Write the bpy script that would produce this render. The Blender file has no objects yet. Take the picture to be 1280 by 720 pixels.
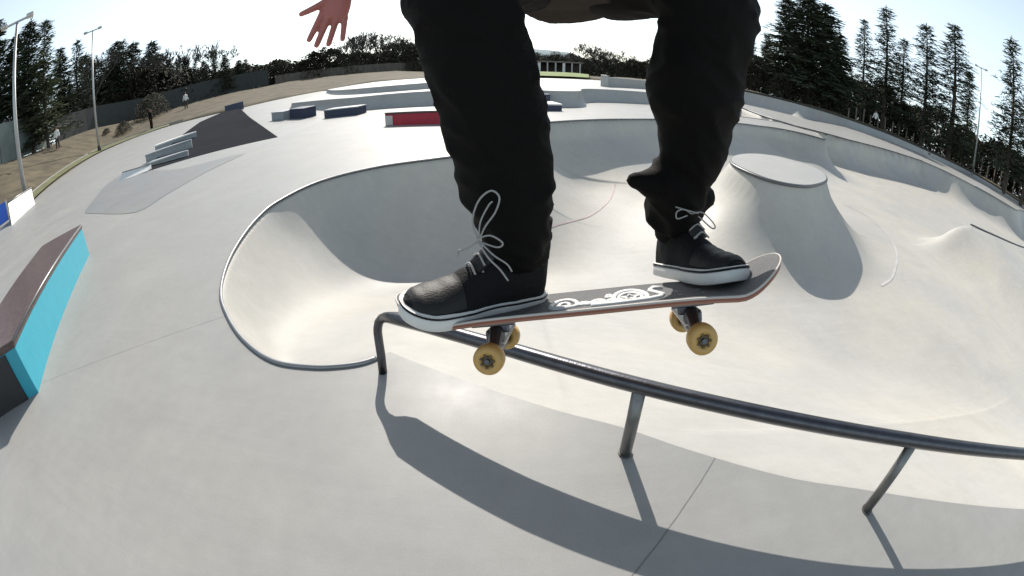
import bpy, bmesh, math, random
import numpy as np
from mathutils import Vector, Matrix, noise
from mathutils.geometry import delaunay_2d_cdt
PI = math.pi
R = math.radians
sc = bpy.context.scene
COL = sc.collection
random.seed(7)

# ------------------------------------------------------------------ helpers
def link(name, me, mat=None, parent=None, smooth=False):
    o = bpy.data.objects.new(name, me); COL.objects.link(o)
    if mat is not None and me is not None:
        for m in (mat if isinstance(mat, (list, tuple)) else [mat]): me.materials.append(m)
    if parent is not None: o.parent = parent
    if smooth and me is not None:
        me.polygons.foreach_set('use_smooth', [True] * len(me.polygons))
    return o
def frombm(name, bm, mat=None, parent=None, smooth=False):
    me = bpy.data.meshes.new(name); bmesh.ops.recalc_face_normals(bm, faces=bm.faces); bm.to_mesh(me); bm.free()
    return link(name, me, mat, parent, smooth)
def raw(name, verts, faces, mat=None, parent=None, smooth=False, fix=False):
    me = bpy.data.meshes.new(name); me.from_pydata([tuple(v) for v in verts], [], faces); me.update()
    if fix:
        bm = bmesh.new(); bm.from_mesh(me); bmesh.ops.recalc_face_normals(bm, faces=bm.faces); bm.to_mesh(me); bm.free()
    return link(name, me, mat, parent, smooth)
def tag(o, label=None, cat=None, group=None, kind=None):
    if label: o['label'] = label
    if cat: o['category'] = cat
    if group: o['group'] = group
    if kind: o['kind'] = kind
    return o
def empty(name, loc, label, cat, group=None, rz=0):
    o = bpy.data.objects.new(name, None); COL.objects.link(o); o.location = loc; o.rotation_euler = (0, 0, rz)
    return tag(o, label, cat, group)
def struct(o, label=None): return tag(o, label, kind='structure')
def copy_tree(o, parent=None):
    c = o.copy(); COL.objects.link(c); c.parent = parent
    for ch in list(o.children): copy_tree(ch, c)
    return c
def add_box(bm, c, s, M=None, bev=0.0):
    r = bmesh.ops.create_cube(bm, size=1.0)
    mat = Matrix.Translation(c) @ Matrix.Diagonal((s[0], s[1], s[2], 1))
    if M is not None: mat = M @ mat
    bmesh.ops.transform(bm, matrix=mat, verts=r['verts'])
    if bev > 0:
        es = set(e for v in r['verts'] for e in v.link_edges)
        bmesh.ops.bevel(bm, geom=list(es), offset=bev, segments=2, affect='EDGES', profile=0.5)
def add_cyl(bm, p0, p1, r0, r1=None, n=16, caps=True):
    p0, p1 = Vector(p0), Vector(p1); d = p1 - p0
    r1 = r0 if r1 is None else r1
    r = bmesh.ops.create_cone(bm, cap_ends=caps, segments=n, radius1=r0, radius2=r1, depth=d.length)
    q = d.to_track_quat('Z', 'Y').to_matrix().to_4x4()
    bmesh.ops.transform(bm, matrix=Matrix.Translation((p0 + p1) / 2) @ q, verts=r['verts'])
def tube(bm, pts, rad, n=10, caps=True, closed=False):
    pts = [Vector(p) for p in pts]; N = len(pts); rings = []
    up = None
    for i, p in enumerate(pts):
        a = pts[(i - 1) % N] if (closed or i > 0) else p
        b = pts[(i + 1) % N] if (closed or i < N - 1) else p
        t = (b - a).normalized()
        if up is None:
            up = Vector((0, 0, 1)) if abs(t.z) < .9 else Vector((1, 0, 0))
        x = t.cross(up).normalized(); up = x.cross(t).normalized()
        r = rad(i / (N - 1)) if callable(rad) else (rad[i] if isinstance(rad, (list, tuple)) else rad)
        rings.append([bm.verts.new(p + x * math.cos(2 * PI * k / n) * r + up * math.sin(2 * PI * k / n) * r) for k in range(n)])
    m = N if closed else N - 1
    for i in range(m):
        A, B = rings[i], rings[(i + 1) % N]
        for k in range(n): bm.faces.new((A[k], A[(k + 1) % n], B[(k + 1) % n], B[k]))
    if caps and not closed:
        bm.faces.new(rings[0]); bm.faces.new(rings[-1])
def smooth_line(pts, seg=6, closed=False):
    """Catmull-Rom through the points."""
    P = [Vector(p) for p in pts]; N = len(P); out = []
    rng = range(N) if closed else range(N - 1)
    for i in rng:
        p0 = P[(i - 1) % N] if (closed or i > 0) else P[0] * 2 - P[1]
        p1 = P[i]; p2 = P[(i + 1) % N]
        p3 = P[(i + 2) % N] if (closed or i < N - 2) else P[-1] * 2 - P[-2]
        for k in range(seg):
            t = k / seg
            out.append(0.5 * ((2 * p1) + (p2 - p0) * t + (2 * p0 - 5 * p1 + 4 * p2 - p3) * t * t + (3 * p1 - 3 * p2 + p3 - p0) * t ** 3))
    if not closed: out.append(P[-1])
    return out
def V2(l): return [Vector((x, y, 0)) for x, y in l]

# ------------------------------------------------------------------ materials
def mat(name, col=(.5, .5, .5), rough=.6, metal=0, spec=.5, nscale=None, namp=.12, bump=0, bscale=80, sub=0):
    m = bpy.data.materials.new(name); m.use_nodes = True
    nt = m.node_tree; b = nt.nodes['Principled BSDF']
    b.inputs['Base Color'].default_value = (*col, 1); b.inputs['Roughness'].default_value = rough
    b.inputs['Metallic'].default_value = metal; b.inputs['Specular IOR Level'].default_value = spec
    if sub: b.inputs['Subsurface Weight'].default_value = sub; b.inputs['Subsurface Radius'].default_value = (.03, .01, .006)
    tc = nt.nodes.new('ShaderNodeTexCoord')
    if nscale:
        n = nt.nodes.new('ShaderNodeTexNoise'); n.inputs['Scale'].default_value = nscale; n.inputs['Detail'].default_value = 6
        nt.links.new(tc.outputs['Object'], n.inputs['Vector'])
        mr = nt.nodes.new('ShaderNodeMapRange'); mr.inputs[3].default_value = 1 - namp * 2; mr.inputs[4].default_value = 1 + namp * 2
        nt.links.new(n.outputs['Fac'], mr.inputs[0])
        mx = nt.nodes.new('ShaderNodeVectorMath'); mx.operation = 'SCALE'; mx.inputs[0].default_value = col
        nt.links.new(mr.outputs[0], mx.inputs['Scale']); nt.links.new(mx.outputs[0], b.inputs['Base Color'])
    if bump:
        n2 = nt.nodes.new('ShaderNodeTexNoise'); n2.inputs['Scale'].default_value = bscale; n2.inputs['Detail'].default_value = 4
        nt.links.new(tc.outputs['Object'], n2.inputs['Vector'])
        bp = nt.nodes.new('ShaderNodeBump'); bp.inputs['Strength'].default_value = bump; bp.inputs['Distance'].default_value = .01
        nt.links.new(n2.outputs['Fac'], bp.inputs['Height']); nt.links.new(bp.outputs[0], b.inputs['Normal'])
    return m

def concrete(name, base=(.40, .405, .40), warm=(.46, .435, .385), rough=.48, lines=(), spec=.5, scratch=True):
    """Trowelled concrete: broad blotches, trowel streaks, fine speckle, dark stains, sawn joints on given world lines."""
    m = bpy.data.materials.new(name); m.use_nodes = True; nt = m.node_tree; N = nt.nodes; L = nt.links
    b = N['Principled BSDF']
    g = N.new('ShaderNodeNewGeometry'); P = g.outputs['Position']
    def nz(scale, detail=5, rg=.6, vec=None, dist=0):
        n = N.new('ShaderNodeTexNoise'); n.inputs['Scale'].default_value = scale; n.inputs['Detail'].default_value = detail
        n.inputs['Roughness'].default_value = rg; n.inputs['Distortion'].default_value = dist
        L.new(vec if vec is not None else P, n.inputs['Vector']); return n.outputs['Fac']
    def mrange(v, a, b_, c, d):
        r = N.new('ShaderNodeMapRange'); r.inputs[1].default_value = a; r.inputs[2].default_value = b_; r.inputs[3].default_value = c; r.inputs[4].default_value = d
        L.new(v, r.inputs[0]); return r.outputs[0]
    def math_(op, a, c):
        n = N.new('ShaderNodeMath'); n.operation = op
        for i, v in enumerate((a, c)):
            if v is None: continue
            if isinstance(v, (int, float)): n.inputs[i].default_value = v
            else: L.new(v, n.inputs[i])
        return n.outputs[0]
    mix = N.new('ShaderNodeMix'); mix.data_type = 'RGBA'
    mix.inputs[6].default_value = (*base, 1); mix.inputs[7].default_value = (*warm, 1)
    L.new(mrange(nz(.45, 4, .55, dist=.6), .38, .62, 0, 1), mix.inputs[0])
    f = mrange(nz(1.7, 6, .62, dist=.4), .3, .7, .94, 1.05)
    f = math_('MULTIPLY', f, mrange(nz(13, 5, .65), .3, .7, .96, 1.04))
    f = math_('MULTIPLY', f, mrange(nz(160, 2, .5), .3, .7, .965, 1.035))
    mp = N.new('ShaderNodeMapping'); mp.inputs['Rotation'].default_value = (0, 0, .5); mp.inputs['Scale'].default_value = (1.2, 16, 6)
    L.new(P, mp.inputs[0])
    f = math_('MULTIPLY', f, mrange(nz(1.0, 6, .7, mp.outputs[0], .8), .3, .72, .965, 1.03))
    # scattered dark wheel marks and small stains
    f = math_('MULTIPLY', f, mrange(nz(3.1, 8, .75, dist=1.2), .68, .80, 1.0, .88))
    # pale scratches
    if scratch:
        mp2 = N.new('ShaderNodeMapping'); mp2.inputs['Rotation'].default_value = (0, 0, -.9); mp2.inputs['Scale'].default_value = (.7, 34, 34)
        L.new(P, mp2.inputs[0])
        f = math_('MULTIPLY', f, mrange(nz(1.3, 3, .5, mp2.outputs[0], 1.5), .70, .76, 1.0, 1.07))
    sx = N.new('ShaderNodeSeparateXYZ'); L.new(P, sx.inputs[0])
    groove = None
    for (p0, p1) in lines:
        d = Vector((p1[0] - p0[0], p1[1] - p0[1])).normalized(); nx, ny = -d.y, d.x; c = -(nx * p0[0] + ny * p0[1])
        v = math_('ADD', math_('ADD', math_('MULTIPLY', sx.outputs[0], nx), math_('MULTIPLY', sx.outputs[1], ny)), c)
        dist = math_('ABSOLUTE', math_('ADD', v, math_('MULTIPLY', math_('SUBTRACT', nz(14, 3), .5), .006)), None)
        w = mrange(dist, .0012, .0032, .55, 1.0)
        f = math_('MULTIPLY', f, w); groove = w if groove is None else math_('MULTIPLY', groove, w)
    sc_ = N.new('ShaderNodeVectorMath'); sc_.operation = 'SCALE'; L.new(mix.outputs[2], sc_.inputs[0]); L.new(f, sc_.inputs['Scale'])
    L.new(sc_.outputs[0], b.inputs['Base Color'])
    L.new(mrange(nz(2.2, 5, .6), .3, .7, rough - .07, rough + .1), b.inputs['Roughness'])
    b.inputs['Specular IOR Level'].default_value = spec
    hgt = math_('ADD', math_('MULTIPLY', nz(9, 6, .65), .5), math_('MULTIPLY', nz(120, 3), .06))
    if groove is not None: hgt = math_('ADD', hgt, math_('MULTIPLY', groove, .4))
    bp = N.new('ShaderNodeBump'); bp.inputs['Strength'].default_value = .25; bp.inputs['Distance'].default_value = .006
    L.new(hgt, bp.inputs['Height']); L.new(bp.outputs[0], b.inputs['Normal'])
    return m

JOINTS = [((.62, .70), (.10, .16)), ((-2.45, .80), (-1.2, 1.62)), ((-4.0, 4.25), (1.0, 6.3)), ((-.52, 1.19), (-.62, .9 - 3))]
M = {}
M['deck'] = concrete('deck_concrete', (.268, .268, .26), (.284, .278, .262), .48, JOINTS[:3], spec=.27)
M['bowl'] = concrete('bowl_concrete', (.385, .378, .358), (.43, .41, .367), .5, spec=.3)
M['terrace'] = concrete('terrace_concrete', (.33, .335, .33), (.35, .345, .33), .55, scratch=False, spec=.3)
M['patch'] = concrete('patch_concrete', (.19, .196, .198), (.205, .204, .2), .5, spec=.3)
M['shadebank'] = concrete('painted_shade_concrete', (.034, .035, .040), (.038, .039, .044), .9, spec=0)  # near-black base colour stands in for shade on the bank's slope
M['steel'] = mat('worn_steel', (.10, .10, .11), .34, 1, nscale=30, namp=.18, bump=.1, bscale=200)
M['steelpost'] = mat('post_steel', (.20, .20, .195), .42, .8, nscale=40, namp=.15)
M['coping'] = mat('coping_steel', (.26, .26, .265), .4, .6, nscale=12, namp=.12)
M['darkcoping'] = mat('coping_dark', (.12, .12, .125), .4, .6, nscale=12)
M['grass'] = mat('dry_grass', (.078, .062, .034), .95, nscale=.9, namp=.55, bump=1.0, bscale=5)
M['green'] = mat('green_grass', (.14, .19, .03), .9, nscale=2, namp=.25, bump=.5, bscale=15)
M['dullgreen'] = mat('dull_grass', (.10, .105, .04), .9, nscale=1.5, namp=.3, bump=.5, bscale=15)
M['bark'] = mat('bark', (.07, .055, .045), .9, nscale=8, namp=.25)
M['greybark'] = mat('grey_bark', (.10, .09, .08), .9, nscale=8, namp=.25)
M['needle'] = mat('needles', (.045, .058, .036), .8, nscale=1.2, namp=.35, spec=.2)
M['needle2'] = mat('needles_light', (.072, .085, .042), .8, nscale=1.2, namp=.3, spec=.2)
M['brush'] = mat('brush', (.05, .046, .032), .9, nscale=1.5, namp=.3, spec=.2)
M['teal'] = mat('teal_paint', (.03, .31, .41), .42, nscale=9, namp=.05, bump=.12, bscale=40)
M['black'] = mat('black_paint', (.02, .02, .022), .5, nscale=9, namp=.2)
M['red'] = mat('red_paint', (.34, .012, .03), .45, nscale=5, namp=.12)
M['navy'] = mat('navy_paint', (.02, .028, .06), .5, nscale=5, namp=.12)
M['pad'] = mat('pad_grey', (.26, .275, .29), .5, nscale=5, namp=.12)
M['maroon'] = mat('ledge_top', (.085, .052, .048), .38, nscale=22, namp=.4, bump=.35, bscale=60)
M['white'] = mat('white_paint', (.72, .71, .68), .5, nscale=3, namp=.05)
M['blue'] = mat('blue_panel', (.02, .12, .62), .4, nscale=2, namp=.05)
M['pole'] = mat('pole_galvanised', (.42, .42, .41), .45, .5, nscale=3, namp=.1)
M['fence'] = mat('fence_mesh', (.035, .04, .038), .8, nscale=3, namp=.2)
M['post'] = mat('weathered_timber', (.17, .15, .13), .85, nscale=6, namp=.25)
M['wood'] = mat('dark_timber', (.05, .042, .035), .8, nscale=4, namp=.3)
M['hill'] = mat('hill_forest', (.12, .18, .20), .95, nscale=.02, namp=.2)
M['trouser'] = mat('trouser_cloth', (.0035, .003, .0026), .8, nscale=14, namp=.25, spec=.14, bump=.3, bscale=400)
M['jacket'] = mat('jacket_cloth', (.024, .016, .011), .85, nscale=10, namp=.2, spec=.25, bump=.3, bscale=300)
M['skin'] = mat('skin', (.42, .14, .115), .5, nscale=18, namp=.07, sub=.3)
M['hair'] = mat('hair', (.03, .02, .015), .7, nscale=20)
M['suede'] = mat('shoe_suede', (.006, .006, .0065), .8, nscale=25, namp=.3, bump=.4, bscale=250, spec=.25)
M['leather'] = mat('shoe_leather', (.010, .009, .009), .58, nscale=25, namp=.3, bump=.15, bscale=300, spec=.35)
M['rubber'] = mat('sole_rubber', (.66, .65, .62), .55, nscale=30, namp=.06)
M['stripe'] = mat('sole_stripe', (.015, .015, .02), .5)
M['lace'] = mat('lace_cord', (.13, .125, .12), .8)
M['lacepale'] = mat('lace_pale', (.30, .29, .28), .8)
M['grip'] = mat('grip_tape', (.085, .085, .088), .55, nscale=40, namp=.12, bump=.5, bscale=900, spec=.6)
M['ply'] = mat('deck_ply', (.28, .13, .07), .4, nscale=12, namp=.12)
M['plyedge'] = mat('ply_edge_red', (.26, .06, .04), .5)
M['lettering'] = mat('lettering_white', (.68, .68, .66), .6)
M['truck'] = mat('truck_metal', (.10, .10, .11), .35, .9, nscale=30)
M['wheel'] = mat('wheel_urethane', (.50, .30, .09), .42, nscale=60, namp=.06, sub=.05)
M['core'] = mat('wheel_graphic', (.09, .06, .03), .5, nscale=120, namp=.3)
M['bolt'] = mat('bolt_steel', (.5, .5, .5), .3, 1)

# ------------------------------------------------------------------ camera: 15 mm full-frame fisheye, low and pitched down
cd = bpy.data.cameras.new('camera'); cam = bpy.data.objects.new('camera', cd); COL.objects.link(cam); sc.camera = cam
cd.type = 'PANO'; cd.panorama_type = 'FISHEYE_EQUISOLID'
cd.fisheye_lens = 15; cd.fisheye_fov = R(180); cd.sensor_width = 36; cd.sensor_fit = 'HORIZONTAL'
cd.clip_start = .01; cd.clip_end = 6000
cam.location = (0, 0, 1); cam.rotation_euler = (R(90 - 29.8), 0, 0)

# ------------------------------------------------------------------ light
SUN = Vector((-.17, 1.25, 1.0)).normalized()
elev = math.asin(SUN.z); azim = math.atan2(SUN.x, SUN.y)
w = bpy.data.worlds.new('World'); sc.world = w; w.use_nodes = True; nt = w.node_tree
bg = nt.nodes['Background']; sky = nt.nodes.new('ShaderNodeTexSky'); sky.sky_type = 'NISHITA'; sky.sun_disc = False
sky.sun_elevation = elev; sky.sun_rotation = azim; sky.dust_density = 1.5; sky.air_density = 1.0; sky.ozone_density = 1.0
hsv = nt.nodes.new('ShaderNodeHueSaturation'); hsv.inputs['Saturation'].default_value = .8; nt.links.new(sky.outputs[0], hsv.inputs['Color'])
# thin bright haze low over the horizon, as on a hazy morning
tcw = nt.nodes.new('ShaderNodeTexCoord'); sxw = nt.nodes.new('ShaderNodeSeparateXYZ'); nt.links.new(tcw.outputs['Generated'], sxw.inputs[0])
mrw = nt.nodes.new('ShaderNodeMapRange'); mrw.interpolation_type = 'SMOOTHSTEP'; mrw.inputs[1].default_value = 0; mrw.inputs[2].default_value = 1.05; mrw.inputs[3].default_value = 1; mrw.inputs[4].default_value = 0
nt.links.new(sxw.outputs[2], mrw.inputs[0])
vmw = nt.nodes.new('ShaderNodeVectorMath'); vmw.operation = 'SCALE'; vmw.inputs[0].default_value = (6.9, 8.3, 8.7); nt.links.new(mrw.outputs[0], vmw.inputs['Scale'])
adw = nt.nodes.new('ShaderNodeVectorMath'); adw.operation = 'ADD'; nt.links.new(hsv.outputs[0], adw.inputs[0]); nt.links.new(vmw.outputs[0], adw.inputs[1])
nt.links.new(adw.outputs[0], bg.inputs[0]); bg.inputs[1].default_value = .077
ld = bpy.data.lights.new('sun', 'SUN'); ld.energy = 4.7; ld.angle = R(.5); ld.color = (1, .935, .85)
lo = bpy.data.objects.new('sun', ld); COL.objects.link(lo); lo.rotation_euler = (-SUN).to_track_quat('-Z', 'Y').to_euler()
sc.view_settings.view_transform = 'Standard'; sc.view_settings.look = 'None'; sc.view_settings.exposure = .38; sc.view_settings.gamma = 1
sc.cycles.use_denoising = True
sc.cycles.max_bounces = 6; sc.cycles.diffuse_bounces = 4

# ------------------------------------------------------------------ terrain of the skatepark
def TT(x, y):
    x = np.asarray(x, float)
    l = np.minimum(.04 * np.maximum(0, -x - 5), .93)
    r = np.where(x > 8, .05 * (np.minimum(x, 11) - 8), 0) + .022 * np.clip(x - 12, 0, 34)
    return l + r
def T(x, y): return float(TT(x, y))

near_edge = [(-.47, 1.25), (-.29, 1.16), (.13, .96), (.34, .87), (.54, .75), (.87, .56), (1.25, .37), (2.19, -.16), (4.2, -1.3), (8, -3.2), (16, -6), (28, -8), (40, -7)]
near_s = smooth_line(V2(near_edge[:9]), 4)[:-1] + V2(near_edge[8:])
lobe = [(-.47, 1.25), (-.54, 1.185), (-.63, 1.15), (-.77, 1.13), (-.97, 1.15), (-1.21, 1.28), (-1.45, 1.48), (-1.64, 1.69), (-1.83, 2.02), (-1.99, 2.42), (-2.12, 2.9), (-2.15, 3.33), (-1.97, 3.92), (-1.48, 4.36), (-.8, 4.66), (-.2, 5.0), (.02, 5.7), (.1, 6.6), (.45, 7.55), (1.61, 8.47), (3.02, 9.38), (5, 10.8), (6.94, 11.8), (8.4, 12.35), (9.6, 12.15), (10.4, 11.45)]
lobe_s = smooth_line(V2(lobe), 6)
back = [(10.4, 11.45), (11.3, 13.0), (10.4, 14.6), (8.4, 14.5), (7.6, 17), (9.3, 20.6), (11.9, 20.3), (10.9, 16.8), (11.1, 14.3), (14.2, 14.0), (18.1, 14.8), (23.2, 15.5)]
# rounded pockets on the far right
pock = smooth_line(V2([(23.2, 15.5), (24.9, 14.7), (25.8, 13.5), (26.9, 12.6), (28.0, 11.6), (29.0, 10.5), (30.8, 10.3), (34, 11.2), (38, 11.9), (44, 11.5), (46, 6), (44, 0), (40, -7)]), 5)
poly = [(p.x, p.y) for p in lobe_s] + back[1:] + [(p.x, p.y) for p in pock[1:-1]] + [(p.x, p.y) for p in reversed(near_s)][:-1]
arc_groups = [[(p.x, p.y) for p in lobe_s], back, [(p.x, p.y) for p in pock]]
disc_pts = [(2.95, 5.02), (3.20, 5.55), (3.72, 6.02), (4.35, 6.28), (4.95, 6.12), (5.16, 5.70), (4.80, 5.10), (4.20, 4.62), (3.62, 4.34), (3.12, 4.42)]
disc_s = [(p.x, p.y) for p in smooth_line(V2(disc_pts), 6, True)]
ridge = [(p.x, p.y) for p in smooth_line(V2([(9.6, 4.9), (11.2, 4.45), (14.5, 4.2), (20, 4.9), (30, 6)]), 5)]

def seg_dist(X, Y, pts, closed=False):
    D = np.full(X.shape, 1e9); S = np.ones(X.shape)
    n = len(pts) if closed else len(pts) - 1
    for i in range(n):
        ax, ay = pts[i]; bx, by = pts[(i + 1) % len(pts)]
        dx, dy = bx - ax, by - ay; L2 = dx * dx + dy * dy + 1e-12
        t = np.clip(((X - ax) * dx + (Y - ay) * dy) / L2, 0, 1)
        d = np.hypot(X - ax - t * dx, Y - ay - t * dy)
        cr = dx * (Y - ay) - dy * (X - ax)
        m = d < D; S = np.where(m, np.sign(cr), S); D = np.where(m, d, D)
    return D, S
def inside(X, Y, pts):
    c = np.zeros(X.shape, bool); n = len(pts)
    for i in range(n):
        ax, ay = pts[i]; bx, by = pts[(i + 1) % n]
        cond = ((ay > Y) != (by > Y))
        with np.errstate(divide='ignore', invalid='ignore'):
            xi = (bx - ax) * (Y - ay) / (by - ay + 1e-15) + ax
        c ^= cond & (X < xi)
    return c
def sm(t): t = np.clip(t, 0, 1); return t * t * (3 - 2 * t)
def smax(a, b, k=.06):
    h = np.clip(.5 + .5 * (a - b) / k, 0, 1); return b + (a - b) * h + k * h * (1 - h)
def arc(d, D, Rr):
    """height above the floor-depth D at distance d from the lip of a circular transition"""
    t = np.sqrt(np.maximum(Rr ** 2 - (Rr - D) ** 2, 1e-6)); u = np.clip(t - d, 0, None)
    return -D + Rr - np.sqrt(np.maximum(Rr ** 2 - np.minimum(u, Rr * .9999) ** 2, 0))
def basin(X, Y):
    Tz = TT(X, Y)
    zf = -1.02 - .28 * sm((2.2 - X) / 2.6) + .1 * sm((X - 18) / 20)
    D = Tz - zf
    S = np.full(X.shape, -9.0)
    for gi, gpts in enumerate(arc_groups):
        d, _ = seg_dist(X, Y, gpts)
        Rr = (1.45 + 1.0 * sm((1.2 - X) / 1.5)) if gi == 0 else (1.3 if gi == 1 else 2.2)
        S = smax(S, Tz + arc(d, D, np.maximum(Rr, D * .95)), .05)
    d, _ = seg_dist(X, Y, [(p.x, p.y) for p in near_s])
    hb = Tz - np.maximum(0, d) * math.tan(R(23)) 
    S = smax(S, np.maximum(hb, zf - 1), .05)
    S = smax(S, zf + 0 * X, .30)
    dv, _ = seg_dist(X, Y, disc_s, True); dv = np.where(inside(X, Y, disc_s), 0, dv)
    S = smax(S, arc(dv, .0 - zf, 1.75 + 0 * X) + 0.0, .04)
    dr, s = seg_dist(X, Y, ridge); dr = np.maximum(0, dr - .12)
    zr = -.08
    south = zr - dr * math.tan(R(9)); north = zr + arc(dr, zr - zf, 1.25)
    nb_ = np.where(X < ridge[0][0] + .3, sm((ridge[0][0] + .3 - X) / 1.1), 0)
    S = smax(S, np.where(s > 0, north, south * (1 - nb_) + north * nb_), .05)
    return S
def axis(bps):
    out = []
    for a, b, st in bps: out += list(np.arange(a, b - 1e-6, st))
    return np.array(out + [bps[-1][1]])
gx = axis([(-2.4, .2, .018), (.2, 6, .035), (6, 12, .07), (12, 47, .16)])
gy = axis([(-8.4, -1, .16), (-1, .9, .035), (.9, 5.1, .018), (5.1, 7, .035), (7, 14, .07), (14, 21.2, .12)])
X, Y = np.meshgrid(gx, gy, indexing='ij')
Z = basin(X, Y)
ins = inside(X, Y, poly); dd, _ = seg_dist(X, Y, poly, True)
dvol, _ = seg_dist(X, Y, disc_s, True); drdg, _ = seg_dist(X, Y, ridge)
wgt = np.where(ins & ~inside(X, Y, disc_s), sm((dd - .12) / .5) * sm((dvol - .15) / .5) * np.where(X > 11, sm((drdg - .05) / .4), .9) * (1 - .93 * sm((X - 7.5) / 3.5)) * np.where((Y > 5.1) | (X > .2), .55, 1), 0)[1:-1, 1:-1]
for _ in range(430):
    av = (Z[:-2, 1:-1] + Z[2:, 1:-1] + Z[1:-1, :-2] + Z[1:-1, 2:]) * .25
    Z[1:-1, 1:-1] += (av - Z[1:-1, 1:-1]) * wgt * .95
ZB = Z.copy()
def zsample(x, y):
    i = int(np.clip(np.searchsorted(gx, x) - 1, 0, len(gx) - 2)); j = int(np.clip(np.searchsorted(gy, y) - 1, 0, len(gy) - 2))
    u = (x - gx[i]) / (gx[i + 1] - gx[i]); v = (y - gy[j]) / (gy[j + 1] - gy[j])
    return float(ZB[i, j] * (1 - u) * (1 - v) + ZB[i + 1, j] * u * (1 - v) + ZB[i, j + 1] * (1 - u) * v + ZB[i + 1, j + 1] * u * v)
Tz = TT(X, Y)
Z = np.where(ins, np.minimum(Z, Tz) - .012, Tz - .016)
keep = ins | (dd < .2)
idx = -np.ones(X.shape, int)
qm = keep[:-1, :-1] & keep[1:, :-1] & keep[1:, 1:] & keep[:-1, 1:]
use = np.zeros(X.shape, bool)
use[:-1, :-1] |= qm; use[1:, :-1] |= qm; use[1:, 1:] |= qm; use[:-1, 1:] |= qm
idx[use] = np.arange(use.sum())
vv = np.stack([X[use], Y[use], Z[use]], 1).astype(np.float32)
I, J = np.nonzero(qm)
ff = np.stack([idx[I, J], idx[I + 1, J], idx[I + 1, J + 1], idx[I, J + 1]], 1)
me = bpy.data.meshes.new('bowl_surface'); me.vertices.add(len(vv)); me.vertices.foreach_set('co', vv.ravel())
me.loops.add(len(ff) * 4); me.loops.foreach_set('vertex_index', ff.ravel().astype(np.int32))
me.polygons.add(len(ff)); me.polygons.foreach_set('loop_start', np.arange(0, len(ff) * 4, 4, dtype=np.int32))
me.polygons.foreach_set('loop_total', np.full(len(ff), 4, np.int32)); me.update(calc_edges=True)
struct(link('bowl_surface', me, M['bowl'], smooth=True))

# deck outer edge by azimuth: (azimuth, distance, z)
EDGE = [(-180, 22, 0), (-150, 20, .05), (-120, 16, .3), (-90, 16, .42), (-78, 16.8, .46), (-68, 17.5, .46), (-61, 26, .78), (-56.4, 33, .92), (-51, 35, .88), (-47, 35, .83), (-41, 32.5, .66), (-36.5, 31, .56), (-30, 34, .5), (-25, 37, .47), (-18, 30, .6), (-12.5, 25, .61), (-5, 25, .55), (3, 26, .42), (11, 28, .42), (20, 29, .42), (30, 29.4, .42), (38.5, 28.4, .45), (45, 37.5, .6), (51, 39.5, .68), (57, 41, .75), (62, 46.5, .86), (66, 48, .9), (72, 50, .9), (90, 50, .9), (110, 40, .5), (140, 26, .1), (180, 22, 0)]
def interp(tab, a, k):
    for p, q in zip(tab, tab[1:]):
        if p[0] <= a <= q[0]:
            t = (a - p[0]) / (q[0] - p[0]); return p[k] + (q[k] - p[k]) * t
    return tab[-1][k]
WALL = [(-180, 0), (27, 0), (29.5, .62), (38, .62), (45, .5), (57, .33), (66, .28), (85, .25), (100, 0), (180, 0)]
def wall_h(a): return interp(WALL, a, 1)
def pol(a, d): return (d * math.sin(R(a)), d * math.cos(R(a)))
azs = [i for i in range(-180, 180, 2)]
azs = sorted(set(azs) | set(e[0] for e in EDGE if -180 <= e[0] < 180))
outer = [pol(a, interp(EDGE, a, 1) + (.6 if wall_h(a) > 0 else 0)) for a in azs]
# deck with the basin cut out: constrained triangulation
vin = [Vector(p) for p in outer] + [Vector(p) for p in poly]
no, npl = len(outer), len(poly)
edges = [(i, (i + 1) % no) for i in range(no)] + [(no + i, no + (i + 1) % npl) for i in range(npl)]
ex = []
for xx in np.arange(-34, 50, 1.5):
    for yy in np.arange(-22, 38, 1.5): ex.append((xx, yy))
for xx in (-28.25, -5, 8, 11, 12, 46):
    for yy in np.arange(-22, 38, .8): ex.append((xx, yy))
EX = np.array(ex); okp = inside(EX[:, 0], EX[:, 1], outer) & ~inside(EX[:, 0], EX[:, 1], poly)
d1, _ = seg_dist(EX[:, 0], EX[:, 1], outer, True); d2, _ = seg_dist(EX[:, 0], EX[:, 1], poly, True)
EX = EX[okp & (d1 > .3) & (d2 > .15)]
vin += [Vector(p) for p in EX]
vo, eo, fo, *_ = delaunay_2d_cdt(vin, edges, [], 0, 1e-6)
vx = np.array([tuple(v) for v in vo]); keepf = []
cen = np.array([vx[list(f)].mean(0) for f in fo])
kk = inside(cen[:, 0], cen[:, 1], outer) & ~inside(cen[:, 0], cen[:, 1], poly)
keepf = [tuple(f) for f, k in zip(fo, kk) if k]
zz = TT(vx[:, 0], vx[:, 1])
struct(raw('skatepark_deck', [(x, y, z) for (x, y), z in zip(vx, zz)], keepf, M['deck'], fix=True))

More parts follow.
